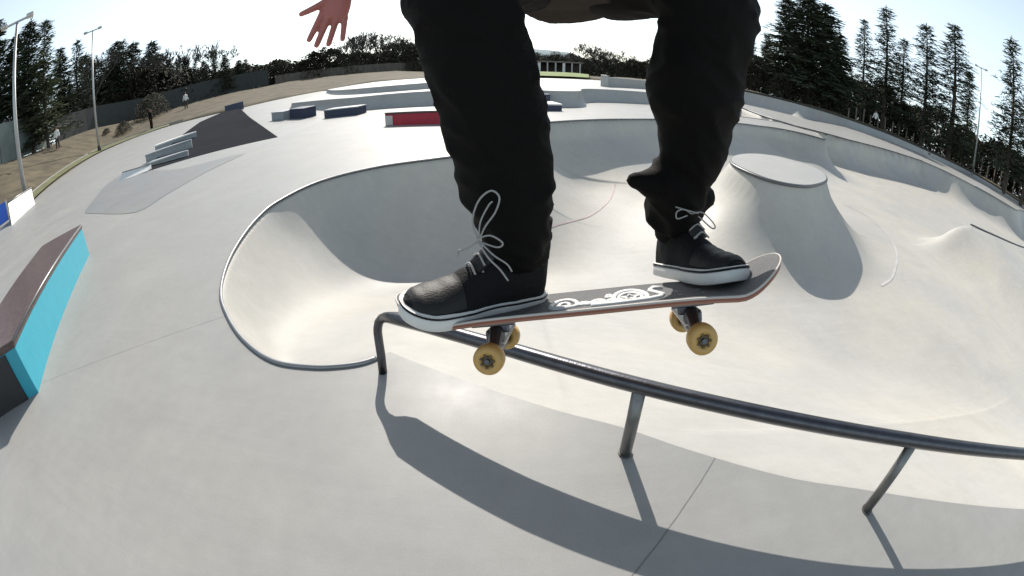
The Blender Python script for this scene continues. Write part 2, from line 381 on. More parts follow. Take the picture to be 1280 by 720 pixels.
# ------------------------------------------------------------------ ground beyond the park, one sheet to the horizon
BANK = [(-180, 30, 1, 0), (-120, 28, 2.2, 0), (-90, 32, 3.4, 0), (-71, 34, 3.6, 0), (-56, 46, 3.3, 0), (-49, 50, 2.5, 0), (-41, 55, 2.6, 0), (-36, 58, 2.5, 0), (-25, 62, 2.1, 0), (-15, 60, 1.5, 0), (-6, 70, .4, 0), (0, 90, .0, 0), (12, 92, -.1, 0), (20, 60, .4, 0), (30, 40, 1.3, 0), (38, 42, 1.35, 0), (50, 50, 1.5, 0), (62, 56, 1.5, 0), (71, 60, 1.7, 0), (90, 64, 1.6, 0), (130, 50, 1, 0), (180, 30, 1, 0)]
def ground_z(a, d):
    e = interp(EDGE, a, 1); ze = interp(EDGE, a, 2) + wall_h(a); bd, bz = interp(BANK, a, 1), interp(BANK, a, 2)
    if wall_h(a) > 0: e += .97
    if d <= e: return ze - .03
    if d < bd:
        m_ = (.30 * math.exp(-((d - e - 7) / 4.5) ** 2)) * max(0, 1 - ((a - 4.5) / 8) ** 4) if -3.5 < a < 12.5 else 0
        t = (d - e) / (bd - e); t = t * t * (3 - 2 * t) * .5 + t * .5
        return m_ + ze - .03 + (bz - ze) * t
    return bz + (d - bd) * .004
gaz = [i for i in range(-180, 180)]
rings = []
gv = []; gf = []
mult = [0, .15, .35, .6, .8, 1.0, 1.15, 1.5, 2.2, 4, 10, 40]
for a in gaz:
    e = interp(EDGE, a, 1); bd = interp(BANK, a, 1)
    st = e + (.97 if wall_h(a) > 0 else -.02)
    row = [(st - .06, -2.5), (st - .05, ground_z(a, 0) - .25), (st, ground_z(a, 0))]
    for m_ in mult[1:]:
        d = st + (bd - st) * m_ if m_ <= 1 else bd * m_
        row.append((d, ground_z(a, d)))
    for d, z in row:
        x, y = pol(a, d); zz_ = z + (noise.noise(Vector((x * .15, y * .15, 0))) * .18 if d > st + .5 else 0); gv.append((x, y, zz_))
n = len(row)
for i in range(len(gaz)):
    j = (i + 1) % len(gaz)
    for k in range(n - 1): gf.append((i * n + k, j * n + k, j * n + k + 1, i * n + k + 1))
c0 = len(gv); gv.append((0, 0, -2.5))
for i in range(len(gaz)): gf.append((c0, ((i + 1) % len(gaz)) * n, i * n))
struct(raw('ground', gv, gf, M['grass'], smooth=True, fix=True))

# grass strips
def ribbon(name, a0, a1, off0, off1, m, lift=.02, step=1.0, label=None):
    vs, fs = [], []; a = a0; k = 0
    while a <= a1 + 1e-6:
        st = interp(EDGE, a, 1) + (.97 if wall_h(a) > 0 else 0)
        for j in range(4):
            o = off0 + (off1 - off0) * j / 3
            x, y = pol(a, st + o); vs.append((x, y, ground_z(a, st + o) + lift + .03))
        if k:
            for j in range(3): fs.append(((k - 1) * 4 + j, k * 4 + j, k * 4 + j + 1, (k - 1) * 4 + j + 1))
        k += 1; a += step
    return struct(raw(name, vs, fs, m, smooth=True, fix=True), label)
ribbon('grass_strip', -84, -46, .05, 2.0, M['dullgreen'], .05)
ribbon('lawn', -2, 10.6, .3, 9, M['green'], .12)
ribbon('lawn', 42, 49, .4, 2.8, M['green'], .12, .5)
# pale kerb lines
def kerb_line(name, a0, a1, off, wid, h, m, lift=0.0):
    vs, fs = [], []; a = a0; k = 0
    while a <= a1 + 1e-6:
        st = interp(EDGE, a, 1) + (.97 if wall_h(a) > 0 else 0)
        z = ground_z(a, st + off) + lift
        for (o, zz_) in ((off, z - .2), (off, z + h), (off + wid, z + h), (off + wid, z - .2)):
            x, y = pol(a, st + o); vs.append((x, y, zz_))
        if k:
            b0 = (k - 1) * 4; b1 = k * 4
            for q in range(3): fs.append((b0 + q, b1 + q, b1 + q + 1, b0 + q + 1))
        k += 1; a += 1.0
    fs.append((0, 1, 2, 3)); e_ = (k - 1) * 4; fs.append((e_, e_ + 1, e_ + 2, e_ + 3))
    return struct(raw(name, vs, fs, m, fix=True))
kerb_line('kerb', -88, -44, 2.1, .18, .1, M['terrace'], .02)
kerb_line('timber_edging', 27.5, 86, .35, .3, .2, M['wood'])

# hills far away
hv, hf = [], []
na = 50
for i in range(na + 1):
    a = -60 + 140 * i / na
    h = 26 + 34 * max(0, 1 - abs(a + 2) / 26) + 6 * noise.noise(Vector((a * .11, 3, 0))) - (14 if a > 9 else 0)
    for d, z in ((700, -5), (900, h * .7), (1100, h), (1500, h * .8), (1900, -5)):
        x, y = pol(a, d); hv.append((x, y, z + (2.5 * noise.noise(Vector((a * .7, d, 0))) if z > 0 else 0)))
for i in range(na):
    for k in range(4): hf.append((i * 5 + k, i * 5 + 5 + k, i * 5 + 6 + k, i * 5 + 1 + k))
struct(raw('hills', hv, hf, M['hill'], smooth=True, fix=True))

# ------------------------------------------------------------------ raised terraces and perimeter quarter pipes
def transition(name, base, ztop, run, m, zb=None, seg=7, parent=None):
    """curved quarter-pipe face rising from a base line (left side of the line is uphill)"""
    P = [Vector((p[0], p[1], 0)) for p in base]; N = len(P); vs, fs = [], []
    tops = []
    for i, p in enumerate(P):
        a = P[max(0, i - 1)]; b = P[min(N - 1, i + 1)]; t = (b - a).normalized(); nrm = Vector((-t.y, t.x, 0))
        zt = ztop(p) if callable(ztop) else ztop; z0 = T(p.x, p.y) if zb is None else (zb(p) if callable(zb) else zb)
        z0 -= .015
        for k in range(seg + 1):
            th = k / seg * R(80); Rr = run / math.sin(R(80))
            hz = (1 - math.cos(th)) / (1 - math.cos(R(80))) * (zt - z0)
            q = p + nrm * (Rr * math.sin(th)); vs.append((q.x, q.y, z0 + hz))
        tops.append((vs[-1][0], vs[-1][1]))
    n = seg + 1
    for i in range(N - 1):
        for k in range(seg): fs.append((i * n + k, (i + 1) * n + k, (i + 1) * n + k + 1, i * n + k + 1))
    struct(raw(name, vs, fs, m, parent=parent, smooth=True, fix=True))
    return tops
def slab(name, pts, z, m, th=.03):
    bm = bmesh.new(); vs = [bm.verts.new((x, y, z)) for x, y in pts]; f = bm.faces.new(vs)
    r = bmesh.ops.extrude_face_region(bm, geom=[f]); bmesh.ops.translate(bm, vec=(0, 0, -th), verts=[v for v in r['geom'] if isinstance(v, bmesh.types.BMVert)])
    bmesh.ops.triangulate(bm, faces=[q for q in bm.faces if len(q.verts) > 4])
    return struct(frombm(name, bm, m))
t1 = [(p.x, p.y) for p in smooth_line(V2([(-9.5, 16.6), (-6.6, 14.0), (-5.0, 12.6), (-3.6, 12.2), (-2.4, 11.9), (-.6, 11.4), (1.0, 10.9), (2.0, 11.5), (2.35, 13.0), (3.1, 13.7), (5, 14.8), (8, 17.2), (9.6, 21.5), (12, 24)]), 5)]
t1r = t1  # uphill is to the left of the direction of travel (+x travel -> +y uphill)
top1 = transition('terrace_face', t1r, .42, .24, M['terrace'])
slab('terrace', top1 + [(13.2, 25.6), (9.5, 27.2), (5.4, 27.9), (0, 25.9), (-5.4, 24.4), (-9.3, 28.5), (-13, 30)], .42, M['terrace'])
t2 = [(p.x, p.y) for p in smooth_line(V2([(-11, 24), (-8.2, 18.6), (-6, 15.4), (-4.2, 13.9), (-2.6, 13.6), (-1.4, 14.4), (-.6, 16.5), (-.3, 20), (-.4, 24.6)]), 5)]
top2 = transition('terrace_face', t2, .63, .16, M['terrace'], zb=.42)
slab('terrace', top2 + [(-5.4, 24.3), (-9.0, 28)], .63, M['terrace'])
# perimeter quarter pipe on the right, with small jogs that catch the sun
pr = []
for a in np.arange(27.5, 88, .75):
    e = interp(EDGE, a, 1); pr.append((a, e))
def jog(a):
    j = 0
    for c, wd, am in ((38.6, 1.1, -1.2), (49.5, 1.6, -1.6), (63.5, 1.2, -2.2)):
        j += am * math.exp(-((a - c) / wd) ** 2)
    return j
basep = [pol(a, e + jog(a) + .42) for a, e in pr]
vs, fs = [], []
for (a, e), b in zip(pr, basep):
    zb0 = T(*b) - .02; zt = interp(EDGE, a, 2) + wall_h(a); tx, ty = pol(a, e + .92)
    for k in range(8):
        u = k / 7; s_ = math.sin(u * R(70)) / math.sin(R(70)); h_ = (1 - math.cos(u * R(70))) / (1 - math.cos(R(70)))
        vs.append((b[0] + (tx - b[0]) * s_, b[1] + (ty - b[1]) * s_, zb0 + (zt + .03 - zb0) * h_))
for i in range(len(pr) - 1):
    for k in range(7): fs.append((i * 8 + k, (i + 1) * 8 + k, (i + 1) * 8 + k + 1, i * 8 + k + 1))
struct(raw('quarter_pipe', vs, fs, M['terrace'], smooth=True, fix=True), None)

# copings and the volcano's cap
def pipe(name, pts, r, m, dz=0.004, label=None):
    bm = bmesh.new(); tube(bm, [(x, y, T(x, y) + dz) for x, y in pts], r, 10)
    return tag(frombm(name, bm, m, smooth=True), label, kind='structure')
lp = [(p.x, p.y) for p in lobe_s]
pipe('coping', lp[4:], .0105, M['coping'])
pipe('coping', [(p.x, p.y) for p in pock[14:44]], .028, M['coping'])
bm = bmesh.new(); tube(bm, [(x, y, -.075) for x, y in ridge[2:]], .022, 8); struct(frombm('coping', bm, M['darkcoping'], smooth=True))
bm = bmesh.new(); tube(bm, [(x, y, T(x, y)) for x, y in back], .02, 8); struct(frombm('coping', bm, M['darkcoping'], smooth=True))
bm = bmesh.new(); vs = [bm.verts.new((x, y, .012)) for x, y in disc_s]; f = bm.faces.new(vs)
r_ = bmesh.ops.extrude_face_region(bm, geom=[f]); bmesh.ops.translate(bm, vec=(0, 0, -.05), verts=[v for v in r_['geom'] if isinstance(v, bmesh.types.BMVert)])
struct(frombm('volcano_top', bm, M['terrace']))
cxd, cyd = np.mean([p[0] for p in disc_s]), np.mean([p[1] for p in disc_s])
bm = bmesh.new(); tube(bm, [(cxd + (x - cxd) * 1.012, cyd + (y - cyd) * 1.012, -.012) for x, y in disc_s], .02, 8, closed=True); struct(frombm('coping', bm, M['darkcoping'], smooth=True))

def drape(pts, wd, m):
    P = smooth_line(V2(pts), 8); vs, fs = [], []
    for i, p in enumerate(P):
        a = P[max(0, i - 1)]; b = P[min(len(P) - 1, i + 1)]; t = (b - a).normalized(); nn = Vector((-t.y, t.x, 0)) * wd / 2
        for q in (p - nn, p + nn):
            z = zsample(q.x, q.y); vs.append((q.x, q.y, min(z, T(q.x, q.y)) - .012 + .005))
        if i: fs.append((2 * i - 2, 2 * i, 2 * i + 1, 2 * i - 1))
    return struct(raw('seam', vs, fs, m, smooth=True, fix=True))
M['seam'] = mat('pale_seam', (.46, .455, .44), .6, nscale=4); M['pinkseam'] = mat('pink_seam', (.42, .33, .32), .6, nscale=5, namp=.3)
drape([(4.94, 3.45), (5.6, 3.75), (6.75, 4.6), (7.5, 5.5), (7.9, 6.5), (7.7, 7.3)], .045, M['seam'])
drape([(-.1, 4.05), (.18, 4.4), (.49, 4.74), (1.05, 5.42), (1.5, 6.2), (1.78, 6.97)], .022, M['pinkseam'])
# darker repair patch and the left bank, its shade put into the colour
def flat(name, pts, m, lift=.004):
    P = [(p.x, p.y) for p in smooth_line(V2(pts), 4, True)]
    bm = bmesh.new(); vs = [bm.verts.new((x, y, T(x, y) + lift)) for x, y in P]; f = bm.faces.new(vs)
    bmesh.ops.triangulate(bm, faces=[f]); return struct(frombm(name, bm, m))
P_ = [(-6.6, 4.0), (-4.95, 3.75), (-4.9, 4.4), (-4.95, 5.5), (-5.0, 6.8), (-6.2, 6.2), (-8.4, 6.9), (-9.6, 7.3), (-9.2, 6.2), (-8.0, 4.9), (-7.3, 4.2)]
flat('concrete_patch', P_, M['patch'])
def prism(name, low, high, zl, zh, m):
    """bank: low edge points at zl, high edge points at zh, flat back down"""
    vs = [(x, y, z) for (x, y), z in zip(low, zl)] + [(x, y, z) for (x, y), z in zip(high, zh)]
    return vs
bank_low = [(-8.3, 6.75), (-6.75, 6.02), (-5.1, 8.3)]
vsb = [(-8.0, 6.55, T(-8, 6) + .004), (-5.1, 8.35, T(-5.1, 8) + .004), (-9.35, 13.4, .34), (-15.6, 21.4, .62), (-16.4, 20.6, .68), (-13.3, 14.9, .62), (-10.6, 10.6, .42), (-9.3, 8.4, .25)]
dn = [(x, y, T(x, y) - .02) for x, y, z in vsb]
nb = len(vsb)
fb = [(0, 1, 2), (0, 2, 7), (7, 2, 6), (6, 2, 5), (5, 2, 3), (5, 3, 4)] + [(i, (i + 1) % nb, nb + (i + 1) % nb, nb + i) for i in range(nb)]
struct(raw('painted_shade_bank', vsb + dn, fb, M['shadebank'], fix=True))

# ------------------------------------------------------------------ ledges and boxes (things)
def box_on(name, p0, p1, wid, h, mb, mt, label, cat, z0=None, side=1, top_t=.03, over=.006, group=None, endm=None):
    """ledge along p0-p1; body to the side of the line; steel edged top slab"""
    p0, p1 = Vector((*p0, 0)), Vector((*p1, 0)); d = p1 - p0; L = d.length; a = math.atan2(d.y, d.x)
    z = T(p0.x, p0.y) if z0 is None else z0; zb1 = T(p1.x, p1.y) if z0 is None else z0
    root = empty(name, (p0.x, p0.y, z), label, cat, group, a)
    root.rotation_euler = (0, -math.atan2(zb1 - z, L), a)
    bm = bmesh.new(); add_box(bm, (L / 2, side * wid / 2, (h - top_t) / 2 - .01), (L, wid, h - top_t + .02), bev=.004); frombm('body', bm, mb, root)
    bm = bmesh.new(); add_box(bm, (L / 2, side * wid / 2, h - top_t / 2), (L + over * 2, wid + over * 2, top_t), bev=.006); frombm('top_slab', bm, mt, root)
    return root, L
led, L = box_on('grind_ledge', (-2.6, .59), (-4.46, 2.46), .62, .35, M['teal'], M['maroon'], 'long teal ledge with scuffed dark red top beside the left edge', 'grind ledge', side=1, top_t=.045)
bm = bmesh.new(); add_cyl(bm, (0, -.004, .338), (L, -.004, .338), .012, n=10); frombm('edge_angle', bm, M['steelpost'], led, True)
bm = bmesh.new(); add_box(bm, (-.004, .36, .15), (.012, .5, .3), bev=.002); frombm('end_panel', bm, M['black'], led)
for k in range(1, 4):
    pass
rb, L = box_on('grind_box', (-2.42, 8.0), (-.5, 7.45), .62, .26, M['red'], M['black'], 'low red grind box with dark top on the pale deck', 'grind box', side=1)
bm = bmesh.new(); add_box(bm, (-.006, .3, .11), (.016, .5, .2), bev=.002); frombm('end_panel', bm, M['pad'], rb)
bm = bmesh.new(); add_box(bm, (L / 2, -.012, .235), (L - .04, .02, .02), bev=.002); frombm('edge_angle', bm, M['black'], rb)
bm = bmesh.new(); add_box(bm, (.09, -.006, .10), (.17, .014, .19), bev=.002); frombm('corner_plate', bm, M['pole'], rb)
nb1, L = box_on('manual_pad', (-.7, 9.55), (1.15, 9.95), .9, .17, M['navy'], M['white'], 'low navy pad with a white top in front of a taller step', 'manual pad', side=1, top_t=.035)
nb2, L = box_on('manual_pad', (-.75, 10.5), (.95, 10.85), .55, .34, M['navy'], M['navy'], 'taller navy step behind the low white topped pad', 'manual pad', side=1)
# far pads left of centre
box_on('manual_pad', (-5.2, 11.2), (-4.1, 11.0), .5, .24, M['navy'], M['pad'], 'dark blue pad by the far terrace, right of the grey boxes', 'manual pad')
box_on('manual_pad', (-6.9, 12.2), (-6.2, 11.8), .5, .32, M['navy'], M['navy'], 'dark navy box beside the pale grey box at the far left terrace', 'grind box')
box_on('concrete_block', (-7.8, 12.5), (-7.1, 12.1), .5, .28, M['pad'], M['pad'], 'pale grey box beside the dark navy box at the far left terrace', 'block')
box_on('concrete_block', (-17.6, 22.4), (-16.6, 23.2), .6, .5, M['navy'], M['pad'], 'purple grey box at the edge of the dry grass', 'block', z0=.52)
# curved grey ledges at the end of the dark bank
def curved_pad(pts, wid, z, h, label, mt):
    P = smooth_line([Vector((*p, 0)) for p in pts], 6); root = empty('curved_ledge', (pts[0][0], pts[0][1], z), label, 'ledge')
    for nm, zl, zh, m, g_ in (('body', -.05, h - .04, M['pad'], 0), ('top_slab', h - .04, h, mt, .02)):
        vs, fs = [], []
        for i, p in enumerate(P):
            a = P[max(0, i - 1)]; b = P[min(len(P) - 1, i + 1)]; t = (b - a).normalized(); nn = Vector((-t.y, t.x, 0))
            u = i / (len(P) - 1); w_ = wid * (1 - .75 * u ** 3)
            for q, zq in ((p - nn * g_, zl), (p - nn * g_, zh), (p + nn * (w_ + g_), zh), (p + nn * (w_ + g_), zl)):
                vs.append((q.x - P[0].x, q.y - P[0].y, zq))
        for i in range(len(P) - 1):
            for k in range(4): fs.append((i * 4 + k, i * 4 + (k + 1) % 4, i * 4 + 4 + (k + 1) % 4, i * 4 + 4 + k))
        fs.append((0, 1, 2, 3)); e = (len(P) - 1) * 4; fs.append((e, e + 1, e + 2, e + 3))
        raw(nm, vs, fs, m, root, fix=True)
    return root
curved_pad([(-8.55, 7.15), (-7.9, 7.3), (-7.3, 7.55)], .35, .14, .10, 'lowest curved grey ledge at the near end of the dark bank', M['pad'])
curved_pad([(-9.4, 7.9), (-8.7, 8.2), (-8.1, 8.6)], .4, .18, .22, 'middle curved grey ledge on the dark bank', M['pad'])
curved_pad([(-10.6, 9.4), (-10.0, 9.9), (-9.5, 10.4)], .5, .28, .2, 'upper curved pale ledge nearest the dry grass', M['white'])
# small launch wedge left of them
wk = empty('wedge_block', (-8.3, 6.5, T(-8.3, 6)), 'small pale wedge block at the tip of the dark bank', 'block', rz=R(25))
raw('body', [(-.45, -.12, 0), (.45, -.12, 0), (.45, .15, 0), (-.45, .15, 0), (-.4, .1, .16), (.45, .1, .1), (.45, .15, .1), (-.4, .15, .16)],
    [(0, 1, 5, 4), (4, 5, 6, 7), (0, 4, 7, 3), (1, 2, 6, 5), (2, 3, 7, 6), (0, 3, 2, 1)], M['white'], wk, fix=True)
bm = bmesh.new(); add_cyl(bm, (-.4, .1, .165), (.45, .1, .105), .012, n=8); frombm('edge_angle', bm, M['steelpost'], wk)
# white hip with blue panel at the left edge
hp = empty('quarter_ramp', (-12.5, 4.2, T(-12.5, 4)), 'cream white curved ramp side at the far left edge', 'ramp')
prof = [(0, 0), (.5, .03), (1.1, .16), (1.7, .42), (2.2, .85), (2.3, .85), (2.3, 0)]
vs = [];
for yy in (0, 1): 
    for px, pz in prof: vs.append((-px * .9 - yy * 1.6, px * .35 + yy * 1.8, pz * .85 - .05))
m_ = len(prof); fs = [tuple(range(m_)), tuple(range(m_, 2 * m_))] + [(i, (i + 1) % m_, m_ + (i + 1) % m_, m_ + i) for i in range(m_)]
raw('ramp_body', vs, fs, M['white'], hp, fix=True)
bm = bmesh.new(); add_cyl(bm, (-1.98, .77, .68), (-3.58, 2.57, .68), .03, n=10); frombm('coping', bm, M['steelpost'], hp, True)
bl = empty('banner_board', (-15.6, 4.1, T(-15.6, 4)), 'bright blue board behind the cream ramp at the left edge', 'board', rz=R(60))
bm = bmesh.new(); add_box(bm, (0, 0, .35), (2.2, .04, .6), bev=.005); frombm('panel', bm, M['blue'], bl)
for s_ in (-1, 1):
    bm = bmesh.new(); add_box(bm, (s_ * 1.12, 0, .34), (.05, .06, .72)); frombm('frame_post', bm, M['pole'], bl)
# concrete wall behind the terrace in the middle
cw = empty('concrete_wall', (3.62, 16.4, .42), 'pale grey concrete block wall on the terrace between the legs', 'wall', rz=math.atan2(2.7, 2.9))
bm = bmesh.new(); add_box(bm, (2.0, .1, .19), (4.0, .22, .4), bev=.01); frombm('wall_panel', bm, M['terrace'], cw)
bm = bmesh.new(); add_box(bm, (-.05, .1, .23), (.1, .3, .48), bev=.01); frombm('end_pier', bm, M['pole'], cw)

# ------------------------------------------------------------------ grind rail beside the bowl
B0 = Vector((-.47, 1.13, 0)); U = Vector((.893, -.45, 0)).normalized(); Nn = Vector((-U.y * -1, -U.x, 0)); Nn = Vector((U.y, -U.x, 0))
RS = [0, .25, .5, .86, 1.23, 1.7, 2.0, 2.45, 3.6]
def rail_z(s): return float(np.interp(s, RS, [.225, .252, .268, .279, .291, .306, .314, .328, .362]))
def rail_n(s, z): return float(np.interp(s, RS, [-.046, -.040, -.034, -.026, -.026, -.026, -.025, -.022, -.02])) * min(1, z / .21)
rr = empty('grind_rail', B0, 'worn steel grind rail on short posts under the skateboard', 'grind rail')
path = [(0, -.006), (-.006, .07), (-.014, .12), (-.018, .15), (-.017, .17), (-.011, .192), (.004, .210), (.028, .222), (.06, rail_z(.06) - .003), (.10, rail_z(.10))]
path += [(s, rail_z(s)) for s in np.arange(.2, 3.55, .15)] + [(3.57, .425), (3.62, .39), (3.64, .33), (3.645, .0)]
bm = bmesh.new(); rgs = []; nseg = 20
tilt = R(43); Wd = Nn * math.cos(tilt) + Vector((0, 0, 1)) * math.sin(tilt)
Wd.normalize()
BARW, BART = .112, .043  # flat bar, tilted and widened so its cast shadow forms a broad band
for i, (s, z) in enumerate(path):
    a = path[max(0, i - 1)]; b = path[min(len(path) - 1, i + 1)]
    t = (U * (b[0] - a[0]) + Vector((0, 0, b[1] - a[1]))).normalized()
    k = float(sm(np.array((s - .0) / .10))) * float(sm(np.array((3.66 - s) / .1)))
    wv = (Wd - t * Wd.dot(t)).normalized(); tv = t.cross(wv).normalized()
    wv2 = Nn.copy(); 
    hw = .0165 + (BARW / 2 - .0165) * k; ht = .0165 + (BART / 2 - .0165) * k
    c = U * s + Nn * rail_n(s, z) + Vector((0, 0, z))
    ring = []
    for q in range(nseg):
        th = 2 * PI * q / nseg; cx_, sy_ = math.cos(th), math.sin(th)
        ex_ = math.copysign(abs(cx_) ** (1 - .45 * k), cx_); ey_ = math.copysign(abs(sy_) ** (1 - .1 * k), sy_)
        ring.append(bm.verts.new(c + wv * ex_ * hw + tv * ey_ * ht))
    rgs.append(ring)
for A, B in zip(rgs, rgs[1:]):
    for q in range(nseg): bm.faces.new((A[q], A[(q + 1) % nseg], B[(q + 1) % nseg], B[q]))
bm.faces.new(rgs[0]); bm.faces.new(rgs[-1])
frombm('bar', bm, M['steel'], rr, True)
for s, lean, nn in ((.885, -.01, -.034), (1.765, -.02, -.012), (3.05, 0, 0)):
    bm = bmesh.new(); p = U * s
    add_cyl(bm, p + Nn * nn + Vector((0, 0, -.01)), p + U * lean + Nn * rail_n(s, rail_z(s)) + Vector((0, 0, rail_z(s) - .004)), .019, n=16)
    pm = frombm('post', bm, M['steelpost'], rr, True)
    bm = bmesh.new(); add_cyl(bm, p + Nn * nn + Vector((0, 0, -.002)), p + Nn * nn + Vector((0, 0, .006)), .023, n=16); frombm('weld_ring', bm, M['steelpost'], pm)

# ------------------------------------------------------------------ skateboard
BO = Vector((.143, .638, .605)); e0, e1, e2 = R(-6.8), R(10.6), R(-21.6)
BR = Matrix.Rotation(e0, 3, 'Z') @ Matrix.Rotation(-e1, 3, 'Y') @ Matrix.Rotation(e2, 3, 'X')
BM4 = Matrix.Translation(BO) @ BR.to_4x4()
def bw(p): return BM4 @ Vector(p)
sk = empty('skateboard', (0, 0, 0), 'skateboard in the air with white lettering on its black grip and tan wheels', 'skateboard'); sk.matrix_world = BM4
LB, WB, WBASE = .728, .198, .36
def board_z(x, y):
    k = max(0, abs(x) - .235); kick = k * k * 4.6 if k < .06 else .01656 + (k - .06) * .552
    return kick + .009 * (abs(y) / (WB / 2)) ** 2 * max(0, 1 - (abs(x) / .26) ** 4)
def half_w(x):
    r = LB / 2; a = abs(x)
    if a < r - .115: return WB / 2 - .004 * (a / .26) ** 2
    u = (a - (r - .115)) / .115; return (WB / 2 - .004) * math.sqrt(max(0, 1 - u ** 2.3))
def board_sheet(z0, z1, inset, mats, name, parent):
    xs = [-LB / 2 + inset + (LB - 2 * inset) * .5 * (1 - math.cos(PI * i / 60)) for i in range(61)]; ny = 12; vs = []; fs = []
    for z in (z0, z1):
        for x in xs:
            h = max(0, half_w(x * (1 if inset == 0 else LB / 2 / (LB / 2 - inset) * .9999)) - inset)
            for j in range(ny + 1):
                y = -h + 2 * h * j / ny; vs.append((x, y, board_z(x, y) + z))
    n1 = 61 * (ny + 1)
    for i in range(60):
        for j in range(ny):
            a = i * (ny + 1) + j; fs.append((a, a + 1, a + ny + 2, a + ny + 1)); fs.append((n1 + a, n1 + a + ny + 1, n1 + a + ny + 2, n1 + a + 1))
        for j in (0, ny):
            a = i * (ny + 1) + j; fs.append((a, a + ny + 1, n1 + a + ny + 1, n1 + a))
    me = bpy.data.meshes.new(name); me.from_pydata(vs, [], fs); bm = bmesh.new(); bm.from_mesh(me); bmesh.ops.remove_doubles(bm, verts=bm.verts, dist=1e-5)
    return frombm(name, bm, mats, parent)
dk = board_sheet(-.0112, -.0012, 0, M['ply'], 'deck', sk)
board_sheet(-.0075, -.0055, -.0006, M['plyedge'], 'ply_stripe', dk)
gt = board_sheet(-.001, 0, .0008, M['grip'], 'grip_tape', sk)
# pale bead round the grip where the edge is worn to wood
bm = bmesh.new(); rim = []
for i in range(120):
    th = 2 * PI * i / 120; x = -math.cos(th) * LB / 2; h = half_w(x) * (1 if math.sin(th) > 0 else -1); rim.append((x, h, board_z(x, h) - .002))
tube(bm, rim, .0022, 6, closed=True); frombm('worn_edge', bm, mat('worn_edge', (.5, .46, .42), .6), dk, True)
# bubble lettering across the middle of the grip
bm = bmesh.new()
LX, LY = -.032, .004
def glyph(pts, wd, closed=True):
    pts = [(x * 1.2 - .006, y * 1.18) for x, y in pts]; wd = wd * 1.6
    tube(bm, [(LX + x, LY + y, board_z(LX + x, LY + y) + .0006) for x, y in pts], wd, 5, closed=closed)
def ring_(cx, cy, rx, ry, wd, a0=0, a1=360, n=28):
    cl = a1 - a0 >= 360
    pts = [(cx + rx * math.cos(R(a0 + (a1 - a0) * i / (n if cl else n - 1))), cy + ry * math.sin(R(a0 + (a1 - a0) * i / (n if cl else n - 1)))) for i in range(n)]
    glyph(pts, wd, cl)
ring_(-.010, -.012, .020, .036, .0030); ring_(-.010, -.012, .008, .016, .0024)                       # O
ring_(.020, -.030, .009, .020, .0028, -10, 190); ring_(.020, -.030, .004, .010, .0022, -10, 190)                      # n
ring_(.041, -.022, .010, .020, .0030); ring_(.041, -.022, .004, .008, .0022)                                 # o
ring_(.058, .020, .004, .008, .0028); ring_(.058, -.025, .004, .016, .0026)                                     # i
ring_(.090, .002, .026, .042, .0034); ring_(.090, .002, .018, .030, .0024)                          # big O
star = [(.090 + (.013 if i % 2 == 0 else .006) * math.sin(PI * i / 5), .002 + (.022 if i % 2 == 0 else .010) * math.cos(PI * i / 5)) for i in range(10)]
glyph(star, .0018)
glyph([(.146, .044), (.132, .050), (.124, .036), (.132, .018), (.140, .0), (.132, -.024), (.112, -.040), (.08, -.050), (.03, -.056)], .0032, False)   # s with a long tail
frombm('lettering', bm, M['lettering'], gt, True)
for sx in (-1, 1):
    for a in (-.022, .022):
        for b_ in (-.02, .02):
            bm = bmesh.new(); add_cyl(bm, (sx * WBASE / 2 + a, b_, -.001), (sx * WBASE / 2 + a, b_, .0012), .0042, n=10)
            frombm('bolt', bm, M['bolt'], dk)
